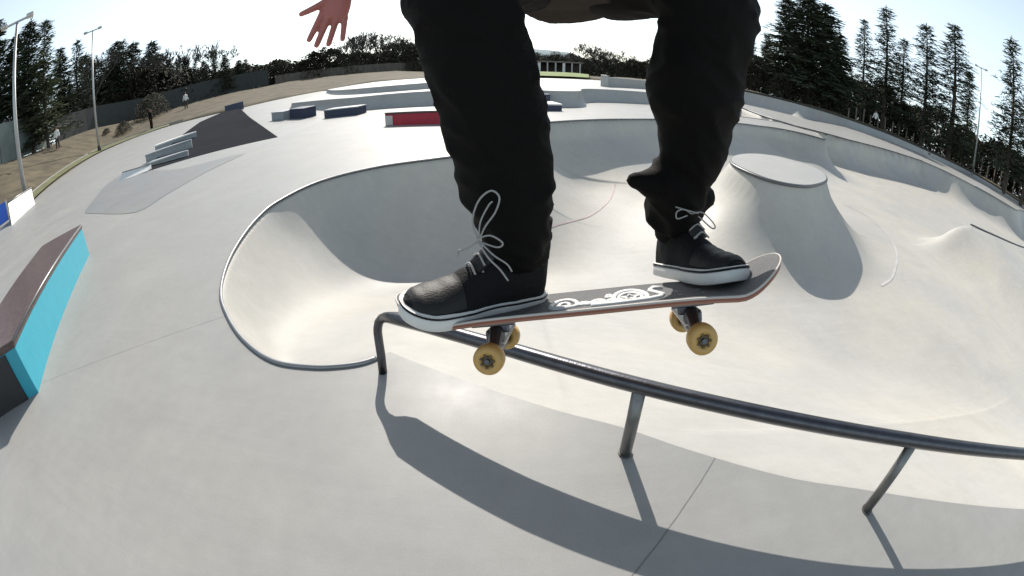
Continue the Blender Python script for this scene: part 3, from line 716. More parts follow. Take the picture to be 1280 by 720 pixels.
for sx in (-1, 1):
    bm = bmesh.new(); add_box(bm, (sx * WBASE / 2, 0, -.0175), (.08, .055, .009), bev=.002)
    add_box(bm, (sx * (WBASE / 2 - .012), 0, -.028), (.03, .03, .02), bev=.004)
    tr = frombm('truck', bm, M['truck'], sk)
    bm = bmesh.new(); cxw = sx * WBASE / 2
    add_cyl(bm, (cxw, -.062, -.066), (cxw, .062, -.066), .011, n=14)
    for v in (-1, 1): add_cyl(bm, (cxw, v * .050, -.066), (cxw - sx * .002, v * .012, -.034), .010, .015, n=12)
    add_box(bm, (cxw, 0, -.042), (.034, .05, .026), bev=.006)
    frombm('hanger', bm, M['truck'], tr)
    bm = bmesh.new(); add_cyl(bm, (cxw, -.097, -.066), (cxw, .097, -.066), .004, n=10); frombm('axle', bm, M['bolt'], tr)
    bm = bmesh.new(); add_cyl(bm, (cxw - sx * .028, 0, -.022), (cxw - sx * .004, 0, -.056), .011, n=12); frombm('kingpin', bm, M['bolt'], tr)
    for v in (-1, 1):
        prof = [(.010, -.015), (.018, -.017), (.0235, -.0155), (.0262, -.010), (.0268, 0), (.0262, .010), (.0235, .0155), (.018, .017), (.010, .015)]
        bm = bmesh.new(); rs = []
        for r0, yy in prof: rs.append([bm.verts.new((cxw + r0 * math.cos(2 * PI * k / 32), v * .079 + yy, -.066 + r0 * math.sin(2 * PI * k / 32))) for k in range(32)])
        for A, B in zip(rs, rs[1:]):
            for k in range(32): bm.faces.new((A[k], A[(k + 1) % 32], B[(k + 1) % 32], B[k]))
        for k in range(32): bm.faces.new((rs[0][k], rs[0][(k + 1) % 32], rs[-1][(k + 1) % 32], rs[-1][k]))
        wo = frombm('wheel', bm, M['wheel'], sk, True)
        bm = bmesh.new()
        add_cyl(bm, (cxw, v * .0935, -.066), (cxw, v * .0855, -.066), .0085, n=20)
        for k in range(7):
            th = 2 * PI * k / 7; add_cyl(bm, (cxw + .011 * math.cos(th), v * .0964, -.066 + .011 * math.sin(th)), (cxw + .011 * math.cos(th), v * .0945, -.066 + .011 * math.sin(th)), .0022, n=8)
        frombm('core', bm, M['core'], wo)
        bm = bmesh.new(); add_cyl(bm, (cxw, v * .0985, -.066), (cxw, v * .093, -.066), .0048, n=6); frombm('nut', bm, M['truck'], wo)

# ------------------------------------------------------------------ the skater
person = empty('person', (.12, .8, .55), 'skater in black trousers and skate shoes jumping above the rail, arm out', 'person')
PINV = Matrix.Translation((-.12, -.8, -.55))
def to_person(o): 
    o.parent = person; o.matrix_parent_inverse = PINV; return o
def pobj(name, bm, m, smooth=True, parent=None):
    o = frombm(name, bm, m, None, smooth)
    if parent is None: to_person(o)
    else: o.parent = parent
    return o
def loft(bm, rings, caps=True):
    rs = [[bm.verts.new(p) for p in r] for r in rings]
    for A, B in zip(rs, rs[1:]):
        n = len(A)
        for k in range(n): bm.faces.new((A[k], A[(k + 1) % n], B[(k + 1) % n], B[k]))
    if caps: bm.faces.new(rs[0]); bm.faces.new(rs[-1])
    return rs
def limb(bm, pts, rad, n=16, sub=5):
    """tapered limb through joints with hemispherical-ish ends"""
    P = smooth_line(pts, sub); N = len(P); m = len(rad) - 1
    rs = []
    for i in range(N):
        u = i / (N - 1) * m; k = min(int(u), m - 1); f = u - k; f = f * f * (3 - 2 * f); rs.append(rad[k] + (rad[k + 1] - rad[k]) * f)
    d0 = (P[0] - P[1]).normalized(); d1 = (P[-1] - P[-2]).normalized()
    P = [P[0] + d0 * rs[0] * .7] + P + [P[-1] + d1 * rs[-1] * .7]; rs = [rs[0] * .6] + rs + [rs[-1] * .6]
    tube(bm, P, rs, n)
# joints
hipL, hipR = Vector((.02, 1.0, 1.26)), Vector((.22, 1.0, 1.26))
knL, knR = Vector((-.066, .70, 1.13)), Vector((.338, .75, 1.14))
anL, anR = Vector((.028, .712, .668)), Vector((.342, .815, .69))
chest = Vector((.10, .92, 1.62)); neck = Vector((.09, .86, 1.80)); head = Vector((.085, .80, 1.93))
shR = Vector((-.08, .93, 1.70)); elR = Vector((-.29, 1.06, 1.50)); wrR = Vector((-.462, 1.160, 1.280))
shL = Vector((.28, .93, 1.70)); elL = Vector((.50, 1.05, 1.55)); wrL = Vector((.70, 1.0, 1.42))
def hand(bm, wr, palm_dir, across, s=1.0, mirror=1):
    """palm from the wrist along palm_dir; across points from index side to little-finger side"""
    f = palm_dir.normalized(); a = (across - f * across.dot(f)).normalized(); nrm = f.cross(a).normalized() * mirror
    # palm
    rs = []
    for t, w_, th in ((-.03, .026, .019), (0, .028, .018), (.03, .036, .017), (.06, .041, .016), (.085, .041, .014), (.097, .036, .010)):
        c = wr + f * t * s; ring = []
        for k in range(16):
            q = 2 * PI * k / 16; ring.append(c + a * math.cos(q) * w_ * s + nrm * math.sin(q) * th * s)
        rs.append(ring)
    loft(bm, rs)
    for off, L_, spread, curl, r in ((-.034, .078, -.10, .06, .0104), (-.0115, .090, -.05, .05, .0106), (.0115, .082, .05, .07, .0102), (.033, .062, .24, .10, .0094)):
        p = wr + f * .080 * s + a * off * s; d = (f + a * spread).normalized(); pts = [p]
        for q, sg in enumerate((.02, .42, .32, .26)):
            d = (d + nrm * curl * (q > 0)).normalized(); p = p + d * L_ * sg * s if q else p + d * .02 * s; pts.append(p)
        tube(bm, smooth_line(pts, 3), lambda u, r=r: r * s * (1.08 - .25 * u) * (1 if u < .93 else .7), 10)
    p = wr + f * .038 * s - a * .028 * s; d = (f * .85 - a * .8 + nrm * .1).normalized(); pts = [p]
    for q, sg in enumerate((.034, .034, .028)):
        p = p + d * sg * s; pts.append(p); d = (d + f * -.04 - a * .1 - nrm * .04).normalized()
    tube(bm, smooth_line(pts, 4), lambda u: s * (.0135 - .005 * u) * (1 if u < .93 else .7), 12)
bm = bmesh.new()
limb(bm, [Vector((.12, 1.02, 1.28)), Vector((.12, 1.03, 1.36)), Vector((.11, .99, 1.5)), chest, Vector((.10, .91, 1.72))], [.10, .105, .13, .15, .09], 20)
limb(bm, [Vector((.02, .93, 1.70)), Vector((.18, .93, 1.70))], [.07, .07])
limb(bm, [Vector((.095, .90, 1.74)), neck, Vector((.085, .82, 1.88))], [.06, .055, .055])
limb(bm, [shR, elR, wrR], [.058, .042, .026]); limb(bm, [shL, elL, wrL], [.058, .042, .026])
for h_, k_, a_ in ((hipL, knL, anL), (hipR, knR, anR)):
    limb(bm, [h_, h_.lerp(k_, .5) + Vector((0, 0, .02)), k_], [.055, .045, .045]); limb(bm, [k_, k_.lerp(a_, .35), k_.lerp(a_, .78)], [.05, .044, .028])
# head: skull, jaw, nose, ears, brow
r_ = bmesh.ops.create_uvsphere(bm, u_segments=24, v_segments=18, radius=1)
bmesh.ops.transform(bm, matrix=Matrix.Translation(head) @ Matrix.Rotation(R(25), 4, 'X') @ Matrix.Diagonal((.075, .095, .115, 1)), verts=r_['verts'])
limb(bm, [head + Vector((0, -.03, -.06)), head + Vector((0, -.075, -.085))], [.055, .032])
limb(bm, [head + Vector((0, -.09, .005)), head + Vector((0, -.118, -.03))], [.009, .014])
limb(bm, [head + Vector((-.03, -.085, .02)), head + Vector((.03, -.085, .02))], [.014, .014])
limb(bm, [head + Vector((-.025, -.108, -.062)), head + Vector((.025, -.108, -.062))], [.008, .008])
for s_ in (-1, 1): limb(bm, [head + Vector((s_ * .078, .01, .015)), head + Vector((s_ * .076, 0, -.03))], [.016, .010])
# image-left hand: fingers point down towards the lens side, thumb out to the left
hand(bm, wrR, Vector((-.030, -.028, -.105)), Vector((.105, .035, -.035)), 1.0, 1)
hand(bm, wrL, Vector((.09, -.03, -.03)), Vector((-.02, -.08, -.06)), 1.0, -1)
body = pobj('body', bm, M['skin'])
rm = body.modifiers.new('fuse', 'REMESH'); rm.mode = 'VOXEL'; rm.voxel_size = .0042; rm.use_smooth_shade = True
sm_ = body.modifiers.new('soft', 'SMOOTH'); sm_.iterations = 3; sm_.factor = .5
# hair, eyes
bm = bmesh.new(); r_ = bmesh.ops.create_uvsphere(bm, u_segments=32, v_segments=20, radius=1)
bmesh.ops.transform(bm, matrix=Matrix.Translation(head + Vector((0, .012, .02))) @ Matrix.Rotation(R(25), 4, 'X') @ Matrix.Diagonal((.086, .104, .115, 1)), verts=r_['verts'])
bmesh.ops.delete(bm, geom=[v for v in bm.verts if v.co.y < head.y - .045 and v.co.z < head.z + .055 or v.co.z < head.z - .05], context='VERTS')
for v in bm.verts: v.co += v.co.normalized() * .008 * noise.noise(v.co * 40)
pobj('hair', bm, M['hair'])
for s_ in (-1, 1):
    bm = bmesh.new(); r_ = bmesh.ops.create_uvsphere(bm, u_segments=12, v_segments=8, radius=.011)
    bmesh.ops.translate(bm, vec=head + Vector((s_ * .03, -.086, .0)), verts=r_['verts']); pobj('eye', bm, M['rubber'])

# --- trousers: one garment; each leg a lofted, folded sleeve that meets at the seat
def sleeve(path, nr=56, ns=64, seed=0, folds=.008):
    """path: list of (centre, half width across the view, half depth)"""
    C_ = smooth_line([p[0] for p in path], 14); N = len(C_); m = len(path) - 1; rings = []
    for i, c in enumerate(C_):
        u = i / (N - 1) * m; k = min(int(u), m - 1); f = u - k; f = f * f * (3 - 2 * f)
        wx = path[k][1] + (path[k + 1][1] - path[k][1]) * f; wy = path[k][2] + (path[k + 1][2] - path[k][2]) * f
        a = C_[max(0, i - 1)]; b = C_[min(N - 1, i + 1)]; t = (b - a).normalized()
        ax = Vector((1, 0, 0)); ax = (ax - t * ax.dot(t)).normalized(); ay = t.cross(ax).normalized()
        ring = []
        for q in range(ns):
            th = 2 * PI * q / ns
            d_ = ax * math.cos(th) * wx + ay * math.sin(th) * wy; p = c + d_
            n1 = noise.noise(Vector((p.x * 9 + seed, p.y * 9, p.z * 14))); n2 = 1 - abs(noise.noise(Vector((p.x * 12, p.y * 12 + seed, p.z * 22 + math.cos(th) * 1.2)))) * 2
            edge = min(1, i / 4)
            p = p + d_.normalized() * (folds * .6 * n1 + folds * 1.0 * (max(n2, 0) ** 2 - .3)) * edge
            ring.append(p)
        rings.append(ring)
    return rings
LEGL = [(Vector((.020, .712, .664)), .047, .056), (Vector((.016, .705, .69)), .051, .062), (Vector((.006, .69, .735)), .062, .072), (Vector((-.011, .685, .83)), .081, .082),
        (Vector((-.034, .68, .95)), .083, .090), (Vector((-.066, .675, 1.07)), .084, .096), (Vector((-.080, .69, 1.16)), .094, .10), (Vector((-.05, .80, 1.23)), .11, .11), (Vector((.02, .98, 1.27)), .125, .135)]
LEGR = [(Vector((.334, .822, .692)), .050, .058), (Vector((.336, .815, .715)), .056, .064), (Vector((.340, .80, .745)), .060, .068), (Vector((.330, .785, .785)), .064, .074), (Vector((.340, .77, .83)), .056, .066), (Vector((.343, .76, .90)), .072, .078),
        (Vector((.335, .75, .985)), .092, .092), (Vector((.342, .745, 1.06)), .086, .094), (Vector((.352, .745, 1.16)), .096, .10), (Vector((.33, .84, 1.24)), .11, .11), (Vector((.22, 1.0, 1.27)), .125, .135)]
bm = bmesh.new()
for i, LG in enumerate((LEGL, LEGR)): loft(bm, sleeve(LG, seed=i * 5.3))
limb(bm, [Vector((.02, 1.0, 1.26)), Vector((.12, 1.03, 1.28)), Vector((.22, 1.0, 1.26))], [.12, .13, .12], 24)
limb(bm, [Vector((.12, 1.03, 1.26)), Vector((.12, 1.03, 1.38))], [.15, .15], 24)
# fabric bunched over the right ankle, kicking out to the side
limb(bm, [Vector((.36, .80, .785)), Vector((.285, .775, .79)), Vector((.228, .755, .800))], [.045, .036, .016], 16)
limb(bm, [Vector((.33, .77, .765)), Vector((.39, .775, .77))], [.034, .03], 14)
tro = pobj('trousers', bm, M['trouser'])
rm = tro.modifiers.new('fuse', 'REMESH'); rm.mode = 'VOXEL'; rm.voxel_size = .0055; rm.use_smooth_shade = True
# pale side seam on one leg
# --- jacket with sleeves
bm = bmesh.new()
limb(bm, [Vector((.12, 1.0, 1.275)), Vector((.12, 1.01, 1.34)), Vector((.11, .98, 1.5)), Vector((.10, .92, 1.64)), Vector((.10, .905, 1.73))], [.185, .17, .17, .18, .11], 28)
limb(bm, [shR, elR, Vector((-.405, 1.137, 1.35))], [.078, .06, .046]); limb(bm, [shL, elL, Vector((.66, 1.01, 1.445))], [.078, .06, .046])
limb(bm, [Vector((.0, .93, 1.70)), Vector((.20, .93, 1.70))], [.09, .09])
for v in bm.verts: v.co += Vector((noise.noise(v.co * 11), noise.noise(v.co * 11 + Vector((5, 0, 0))), noise.noise(v.co * 11 + Vector((0, 7, 0))))) * .012
jk = pobj('jacket', bm, M['jacket']); rm = jk.modifiers.new('fuse', 'REMESH'); rm.mode = 'VOXEL'; rm.voxel_size = .007; rm.use_smooth_shade = True

# --- skate shoes
def shoe(toe, heel, up, Lsh=.295, label=None, seed=0, laces='long'):
    f = (toe - heel); f.normalize(); up = (up - f * up.dot(f)).normalized(); side = up.cross(f).normalized()
    Mx = Matrix((f, side, up)).transposed().to_4x4(); Mx.translation = heel
    def halfw(t):   # t 0 heel .. 1 toe
        base = .034 + .0165 * math.sin(min(1, t / .78) * PI / 2) ** 1.5
        e0_ = math.sqrt(max(0, 1 - ((.12 - t) / .12) ** 2)) if t < .12 else 1
        e1_ = math.sqrt(max(0, 1 - ((t - .80) / .20) ** 2)) if t > .80 else 1
        return base * min(e0_, e1_) - .004 * math.sin(PI * min(1, max(0, (t - .3) / .3))) 
    N = 44; ts = [.5 * (1 - math.cos(PI * i / N)) for i in range(N + 1)]
    def outline(grow=0, ts=ts):
        out = [(t * Lsh, halfw(t) + grow) for t in ts]
        return out
    # sole
    def solemesh(name, z0, z1, g0, g1, m, parent):
        bm = bmesh.new(); rings = []
        lvl = [(z0, g0 - .002), (z0 + .002, g0), (z1 - .002, g1), (z1, g1 - .0015)]
        for z, g_ in lvl:
            ring = []
            for t in ts: ring.append((t, 1))
            for t in reversed(ts[1:-1]): ring.append((t, -1))
            pts = []
            for t, s_ in ring:
                x = t * Lsh; x = x + (g_ if t > .5 else -g_) * abs(2 * t - 1) ** 3
                rise = .010 * max(0, (t - .72) / .28) ** 2
                pts.append(Mx @ Vector((x, s_ * (halfw(t) + g_ * (1 if 0 < t < 1 else 0)) - .004 * math.sin(PI * t), z + rise)))
            rings.append(pts)
        loft(bm, rings); return pobj(name, bm, m, True, parent)
    def upz(t):      # height of the upper above the sole along the foot
        pts = [(0, .078), (.10, .104), (.22, .120), (.34, .118), (.46, .096), (.58, .066), (.70, .046), (.82, .037), (.92, .029), (1, .012)]
        for a, b in zip(pts, pts[1:]):
            if a[0] <= t <= b[0]:
                u = (t - a[0]) / (b[0] - a[0]); u = u * u * (3 - 2 * u); return a[1] + (b[1] - a[1]) * u
        return .012
    bm = bmesh.new(); rings = []
    for t in [.004 + .992 * x for x in ts]:
        x = t * Lsh * .985 + .002; hw = halfw(t) - .0015; h = upz(t); ring = []
        for k in range(28):
            th = 2 * PI * k / 28; c, s_ = math.cos(th), math.sin(th)
            tp = .40 + .28 * (t > .5) * min(1, (t - .5) / .2)                       # narrower above the instep
            zz_ = .020 + max(0, s_) ** .75 * h - max(0, -s_) * .012
            wid = hw * abs(c) ** .7 * (1 if s_ < 0 else (1 - (1 - tp) * s_ ** 1.4))
            p = Vector((x, math.copysign(wid, c) - .004 * math.sin(PI * t), zz_ + .010 * max(0, (t - .72) / .28) ** 2))
            p += Vector((0, 1, 0)) * .0015 * noise.noise(p * 60 + Vector((seed, 0, 0))) + Vector((0, 0, 1)) * .002 * noise.noise(p * 45 + Vector((0, seed, 0)))
            ring.append(Mx @ p)
        rings.append(ring)
    loft(bm, rings)
    # padded collar round the ankle
    cc = Vector((.064, -.003, .134))
    col = [Mx @ (cc + Vector((.046 * math.cos(q), .030 * math.sin(q), .010 * math.cos(q) ** 2))) for q in [2 * PI * i / 24 for i in range(24)]]
    tube(bm, col, .0085, 10, closed=True)
    sh = pobj('shoe', bm, M['suede']); sh['label'] = label
    solemesh('sole', 0, .022, .0035, .003, M['rubber'], None).parent = sh
    for z0, z1, gg in ((.0225, .0253, .0035), ):
        solemesh('sole_stripe', z0, z1, gg, gg, M['stripe'], None).parent = sh
    solemesh('foxing_top', .0256, .0282, .0028, .0022, M['rubber'], None).parent = sh
    # ollie patch / toe cap of smoother leather
    bm = bmesh.new(); rings = []
    for t in np.linspace(.66, .97, 14):
        x = t * Lsh * .985 + .002; hw = halfw(t) + .0002; h = upz(t) + .0016; ring = []
        for k in range(19):
            th = R(12) + (PI - R(24)) * k / 18; c, s_ = math.cos(th), math.sin(th); tp = .68
            wid = hw * abs(c) ** .7 * (1 - (1 - tp) * s_ ** 1.4)
            ring.append(Mx @ Vector((x, math.copysign(wid, c) - .004 * math.sin(PI * t), .020 + s_ ** .75 * h + .010 * max(0, (t - .72) / .28) ** 2)))
        rings.append([bm.verts.new(p) for p in ring])
    for A, B in zip(rings, rings[1:]):
        for k in range(18): bm.faces.new((A[k], A[k + 1], B[k + 1], B[k]))
    pobj('toe_patch', bm, M['leather'], True).parent = sh
    # tongue
    bm = bmesh.new(); tg = []
    for t, z, w_ in ((.56, .068, .020), (.44, .102, .024), (.37, .128, .027), (.33, .150, .028), (.305, .168, .024)):
        x = t * Lsh; tg.append([Mx @ Vector((x + .004 * math.cos(q), w_ * math.sin(q), z + .018 + .006 * math.cos(q))) for q in [2 * PI * i / 12 for i in range(12)]])
    loft(bm, tg); pobj('tongue', bm, M['leather'], True).parent = sh
    # lace bars
    bm = bmesh.new()
    for k in range(5):
        t = .58 - .052 * k; z = .020 + upz(t) + .006 + .004 * k; w_ = .019 + .001 * k
        tube(bm, smooth_line([Mx @ Vector((t * Lsh, -w_, z - .008)), Mx @ Vector((t * Lsh + .003, 0, z + .004)), Mx @ Vector((t * Lsh, w_, z - .008))], 4), .0022, 6)
        if k < 4: tube(bm, [Mx @ Vector((t * Lsh, -w_, z - .008)), Mx @ Vector(((t - .052) * Lsh, w_, z - .004))], .0020, 6)
    if True: sh_l = pobj('lace', bm, M['lacepale'], True); sh_l.parent = sh
    for c in sh.children:
        c.matrix_parent_inverse = Matrix.Identity(4)
    return sh, Mx
# (shoes are authored in world space; the shoe object itself carries the person's parent inverse)
upB = BR @ Vector((0, 0, 1))
toeL = bw((-.300, -.094, .016)); heelL = bw((-.104, .086, .003))
sh1, MxL = shoe(toeL, heelL, Vector((-.05, -.1, 1)), .288, 'shoe with a long lace loop, toe on the tail', 1.3)
toeR = bw((.272, -.010, .004)); heelR = bw((.172, .245, .010))
sh2, MxR = shoe(toeR, heelR, Vector((.02, -.1, 1)), .285, 'shoe near the nose, pointing at the viewer', 7.7)
for A_, B_, MX_ in ((anL, MxL, MxL), (anR, MxR, MxR)):
    bm = bmesh.new(); bt_ = MX_ @ Vector((.060, -.003, .09)); tube(bm, smooth_line([bt_, bt_.lerp(A_, .55) + Vector((0, 0, .02)), A_ + Vector((0, 0, .07))], 5), lambda u: .041 + .004 * u, 18); pobj('sock', bm, M['trouser'])
# loose lace loops (world positions read off the leg they lie against)
def lace(ctrl, r=.0022, parent=None, m='lacepale'):
    bm = bmesh.new(); tube(bm, smooth_line([Vector(c) for c in ctrl], 8), r * .72, 6); o = pobj('lace_loop', bm, M[m], True); o.parent = parent; o.matrix_parent_inverse = Matrix.Identity(4)
k1 = Vector((-.052, .590, .748))
def q1(x, z, dy=0): return (k1.x + x, k1.y + dy, k1.z + z)
lace([q1(0, 0), q1(-.006, .03, -.005), q1(.004, .062, -.008), q1(.022, .078, -.01), q1(.034, .068, -.01), q1(.028, .045, -.008), q1(.012, .02, -.004), q1(.002, -.004)], .0021, sh1)
lace([q1(.002, 0), q1(.006, .03, -.008), q1(.018, .055, -.01), q1(.024, .062, -.01)], .0018, sh1)
lace([q1(0, 0), q1(.02, .008, -.008), q1(.038, -.004, -.008), q1(.03, -.012, -.006), q1(.004, -.006)], .002, sh1)
lace([q1(.0, -.004), q1(.016, -.026, -.012), q1(.034, -.046, -.014), q1(.046, -.066, -.012)], .0021, sh1)
lace([q1(.002, -.004), q1(.024, -.022, -.012), q1(.044, -.036, -.014), q1(.052, -.050, -.012)], .0019, sh1)
lace([q1(-.0, -.006), q1(-.02, -.018, 0), q1(-.03, -.022, .004), q1(-.032, -.032, .006)], .0022, sh1)
k2 = Vector((.340, .716, .752))
def q2(x, z, dy=0): return (k2.x + x, k2.y + dy, k2.z + z)
lace([q2(0, 0), q2(-.02, .010, -.006), q2(-.034, .004, -.006), q2(-.03, -.010, -.004), q2(-.008, -.004)], .0021, sh2)
lace([q2(0, 0), q2(.02, .006, -.006), q2(.044, -.010, -.01), q2(.054, -.022, -.008), q2(.046, -.024, -.006), q2(.016, -.004)], .0021, sh2)
lace([q2(-.036, .012, 0), q2(-.01, .008, -.006), q2(.012, .004, -.006)], .002, sh2)

# ------------------------------------------------------------------ lamp posts
def lamp(x, y, z, h, label, lean=0.0, rz=0):
    rt = empty('street_lamp', (x, y, z), label, 'street lamp', None, rz)
    bm = bmesh.new(); add_cyl(bm, (0, 0, -.3), (0, 0, h), .11, .06, 14); frombm('pole', bm, M['pole'], rt, True)
    bm = bmesh.new(); add_cyl(bm, (0, 0, 0), (0, 0, .5), .16, .15, 14); frombm('base', bm, M['wood'], rt, True)
    bm = bmesh.new(); add_box(bm, (0, 0, h), (1.5, .08, .08), bev=.01); frombm('cross_arm', bm, M['pole'], rt)
    for s_ in (-.62, .62):
        bm = bmesh.new(); add_box(bm, (s_, -.1, h + .02), (.34, .32, .1), bev=.03); hd = frombm('lamp_head', bm, M['pole'], rt)
        bm = bmesh.new(); add_box(bm, (s_, -.12, h - .05), (.3, .36, .02)); frombm('lens', bm, M['white'], hd)
lamp(-16.25, 6.5, .45, 6.9, 'tall pale lamp post at the left edge, standing on the deck corner', rz=R(60))
lamp(-28.0, 18.7, .9, 9.2, 'pale lamp post by the dry grass, second from the left edge', rz=R(50))
lamp(41.5, 20.5, 1.3, 10.4, 'lamp post among the conifers on the right', rz=R(-55))

# ------------------------------------------------------------------ trees
def conifer_meshes(seed, h, r, dens, leaf, gap):
    rng = random.Random(seed); bt = bmesh.new()
    add_cyl(bt, (0, 0, -.4), (0, 0, h * .55), .14, .075, 8); add_cyl(bt, (0, 0, h * .55), (0, 0, h * .985), .075, .015, 6)
    vs, fs = [], []
    def leafq(p, d, s):
        d = d.normalized(); n = Vector((rng.uniform(-1, 1), rng.uniform(-1, 1), rng.uniform(-.4, 1))); x = d.cross(n)
        if x.length < 1e-3: return
        x.normalize(); b = len(vs); L_ = s * rng.uniform(.8, 1.7); W_ = s * rng.uniform(.22, .42)
        vs.extend([p - x * W_ * .4, p + x * W_ * .4, p + d * L_ + x * W_ * .15, p + d * L_ * .9 - x * W_ * .3]); fs.append((b, b + 1, b + 2, b + 3))
    z = h * rng.uniform(.06, .14); 
    while z < h * .985:
        t = z / h; env = (1 - t) ** .78 * (.75 + .5 * noise.noise(Vector((seed * 3.1, z * .5, 0)))) + .03
        nb_ = rng.randint(4, 6)
        for b_ in range(nb_):
            if rng.random() < gap: continue
            a = rng.uniform(0, 2 * PI); L_ = r * env * rng.uniform(.55, 1.2); dirn = Vector((math.cos(a), math.sin(a), rng.uniform(-.25, .15) + .3 * t))
            p0 = Vector((0, 0, z)); steps = max(2, int(L_ * dens))
            if L_ > .8: add_cyl(bt, p0, p0 + dirn * L_ * .85 - Vector((0, 0, .12 * L_ * L_ / r)), .022, .008, 3, False)
            for k in range(steps):
                u = (k + .6) / steps; p = p0 + dirn * L_ * u - Vector((0, 0, .18 * L_ * u * u))
                for _ in range(3):
                    q = p + Vector((rng.gauss(0, .09), rng.gauss(0, .09), rng.gauss(0, .08))) * (1 + L_ * .3)
                    dv = Vector((math.cos(a) + rng.gauss(0, .7), math.sin(a) + rng.gauss(0, .7), rng.uniform(-.55, .35))); leafq(q, dv, leaf)
        z += rng.uniform(.10, .20) * (h / 12) * (1 + .6 * (1 - t))
    for k in range(10): leafq(Vector((0, 0, h * (.96 + .04 * k / 10))), Vector((rng.gauss(0, .4), rng.gauss(0, .4), 1)), leaf * .7)
    tm = bpy.data.meshes.new('trunk'); bt.to_mesh(tm); bt.free(); cm = bpy.data.meshes.new('crown'); cm.from_pydata(vs, [], fs); cm.update()
    return tm, cm
def bare_meshes(seed, h, twig, spread=.5):
    rng = random.Random(seed); bt = bmesh.new(); vs, fs = [], []
    def br(p, d, L_, r, lvl):
        q = p + d * L_
        if lvl < 4: add_cyl(bt, p, q, r, r * .65, 5 if lvl < 2 else 3, False)
        else:
            x = d.cross(Vector((rng.gauss(0, 1), rng.gauss(0, 1), rng.gauss(0, 1)))).normalized(); b = len(vs)
            y = d.cross(x); vs.extend([p - x * r, p + x * r, q + x * r * .5, q - x * r * .5, p - y * r, p + y * r, q + y * r * .5, q - y * r * .5]); fs.append((b, b + 1, b + 2, b + 3)); fs.append((b + 4, b + 5, b + 6, b + 7))
        if lvl >= 6: return
        for k in range(rng.choice((2, 3, 3)) + (lvl == 0) * 2):
            f = rng.uniform(.45, 1); nd = (d + Vector((rng.gauss(0, spread), rng.gauss(0, spread), rng.uniform(-.05, .45)))).normalized()
            br(p + d * L_ * f, nd, L_ * rng.uniform(.52, .78), max(r * .6, twig), lvl + 1)
    br(Vector((0, 0, -.3)), Vector((0, 0, 1)), h * .34, h * .014, 0)
    tm = bpy.data.meshes.new('trunk'); bt.to_mesh(tm); bt.free(); cm = bpy.data.meshes.new('crown'); cm.from_pydata(vs, [], fs); cm.update()
    return tm, cm
def bush_meshes(seed, n=3000, leaf=.062):
    rng = random.Random(seed); vs, fs = [], []; bt = bmesh.new()
    for k in range(9):
        a = rng.uniform(0, 6.28); add_cyl(bt, (0, 0, -.2), (math.cos(a) * .6, math.sin(a) * .6, rng.uniform(.6, 1.2)), .03, .01, 4, False)
    for k in range(n):
        a = rng.uniform(0, 6.28); rr_ = math.sqrt(rng.random()); z = rng.random() ** .8
        env = 1.0 + .35 * noise.noise(Vector((math.cos(a) * 1.3 + seed, math.sin(a) * 1.3, z * 2)))
        p = Vector((math.cos(a) * rr_ * env * math.sqrt(max(.05, 1 - z * z)), math.sin(a) * rr_ * env * math.sqrt(max(.05, 1 - z * z)), z * 1.25 * env))
        d = Vector((rng.gauss(0, 1), rng.gauss(0, 1), rng.gauss(.4, .8))).normalized(); x = d.orthogonal().normalized(); s = leaf * rng.uniform(.6, 1.5); b = len(vs)
        vs.extend([p - x * s * .4, p + x * s * .4, p + d * s + x * s * .2, p + d * s - x * s * .2]); fs.append((b, b + 1, b + 2, b + 3))
    tm = bpy.data.meshes.new('stem'); bt.to_mesh(tm); bt.free(); cm = bpy.data.meshes.new('foliage'); cm.from_pydata(vs, [], fs); cm.update()
    return tm, cm
def setm(pair, a, b): pair[0].materials.append(a); pair[1].materials.append(b); return pair
DENSE = [setm(conifer_meshes(i, 12, 2.7, 7, .34, .0), M['bark'], M['needle']) for i in (1, 2, 3)]
OPEN = [setm(conifer_meshes(20 + i, 12, 2.2, 5.5, .26, .22), M['bark'], M['needle']) for i in (1, 2, 3, 4)]
OLIVE = [setm(conifer_meshes(40 + i, 12, 2.4, 5.0, .28, .06), M['bark'], M['needle2']) for i in (1,)]
BARE = [setm(bare_meshes(60 + i, 10, .026), M['greybark'], M['greybark']) for i in (1, 2, 3)]
BUSH = [setm(bush_meshes(80 + i), M['bark'], M['brush']) for i in (1, 2, 3)]
def tree(pair, a, d, h, base_h, label, cat='tree', group=None, name='conifer_tree', wide=1.0, part=('trunk', 'crown'), z=None):
    x, y = pol(a, d); z = ground_z(a, d) - .05 if z is None else z; s = h / base_h
    rt = empty(name, (x, y, z), label, cat, group, random.uniform(0, 6.28)); rt.scale = (s * wide, s * wide, s)
    for nm, me_ in zip(part, pair):
        o = bpy.data.objects.new(nm, me_); COL.objects.link(o); o.parent = rt
    return rt
def topz(el, d): return 1 + d * math.tan(R(el))
rng = random.Random(5)
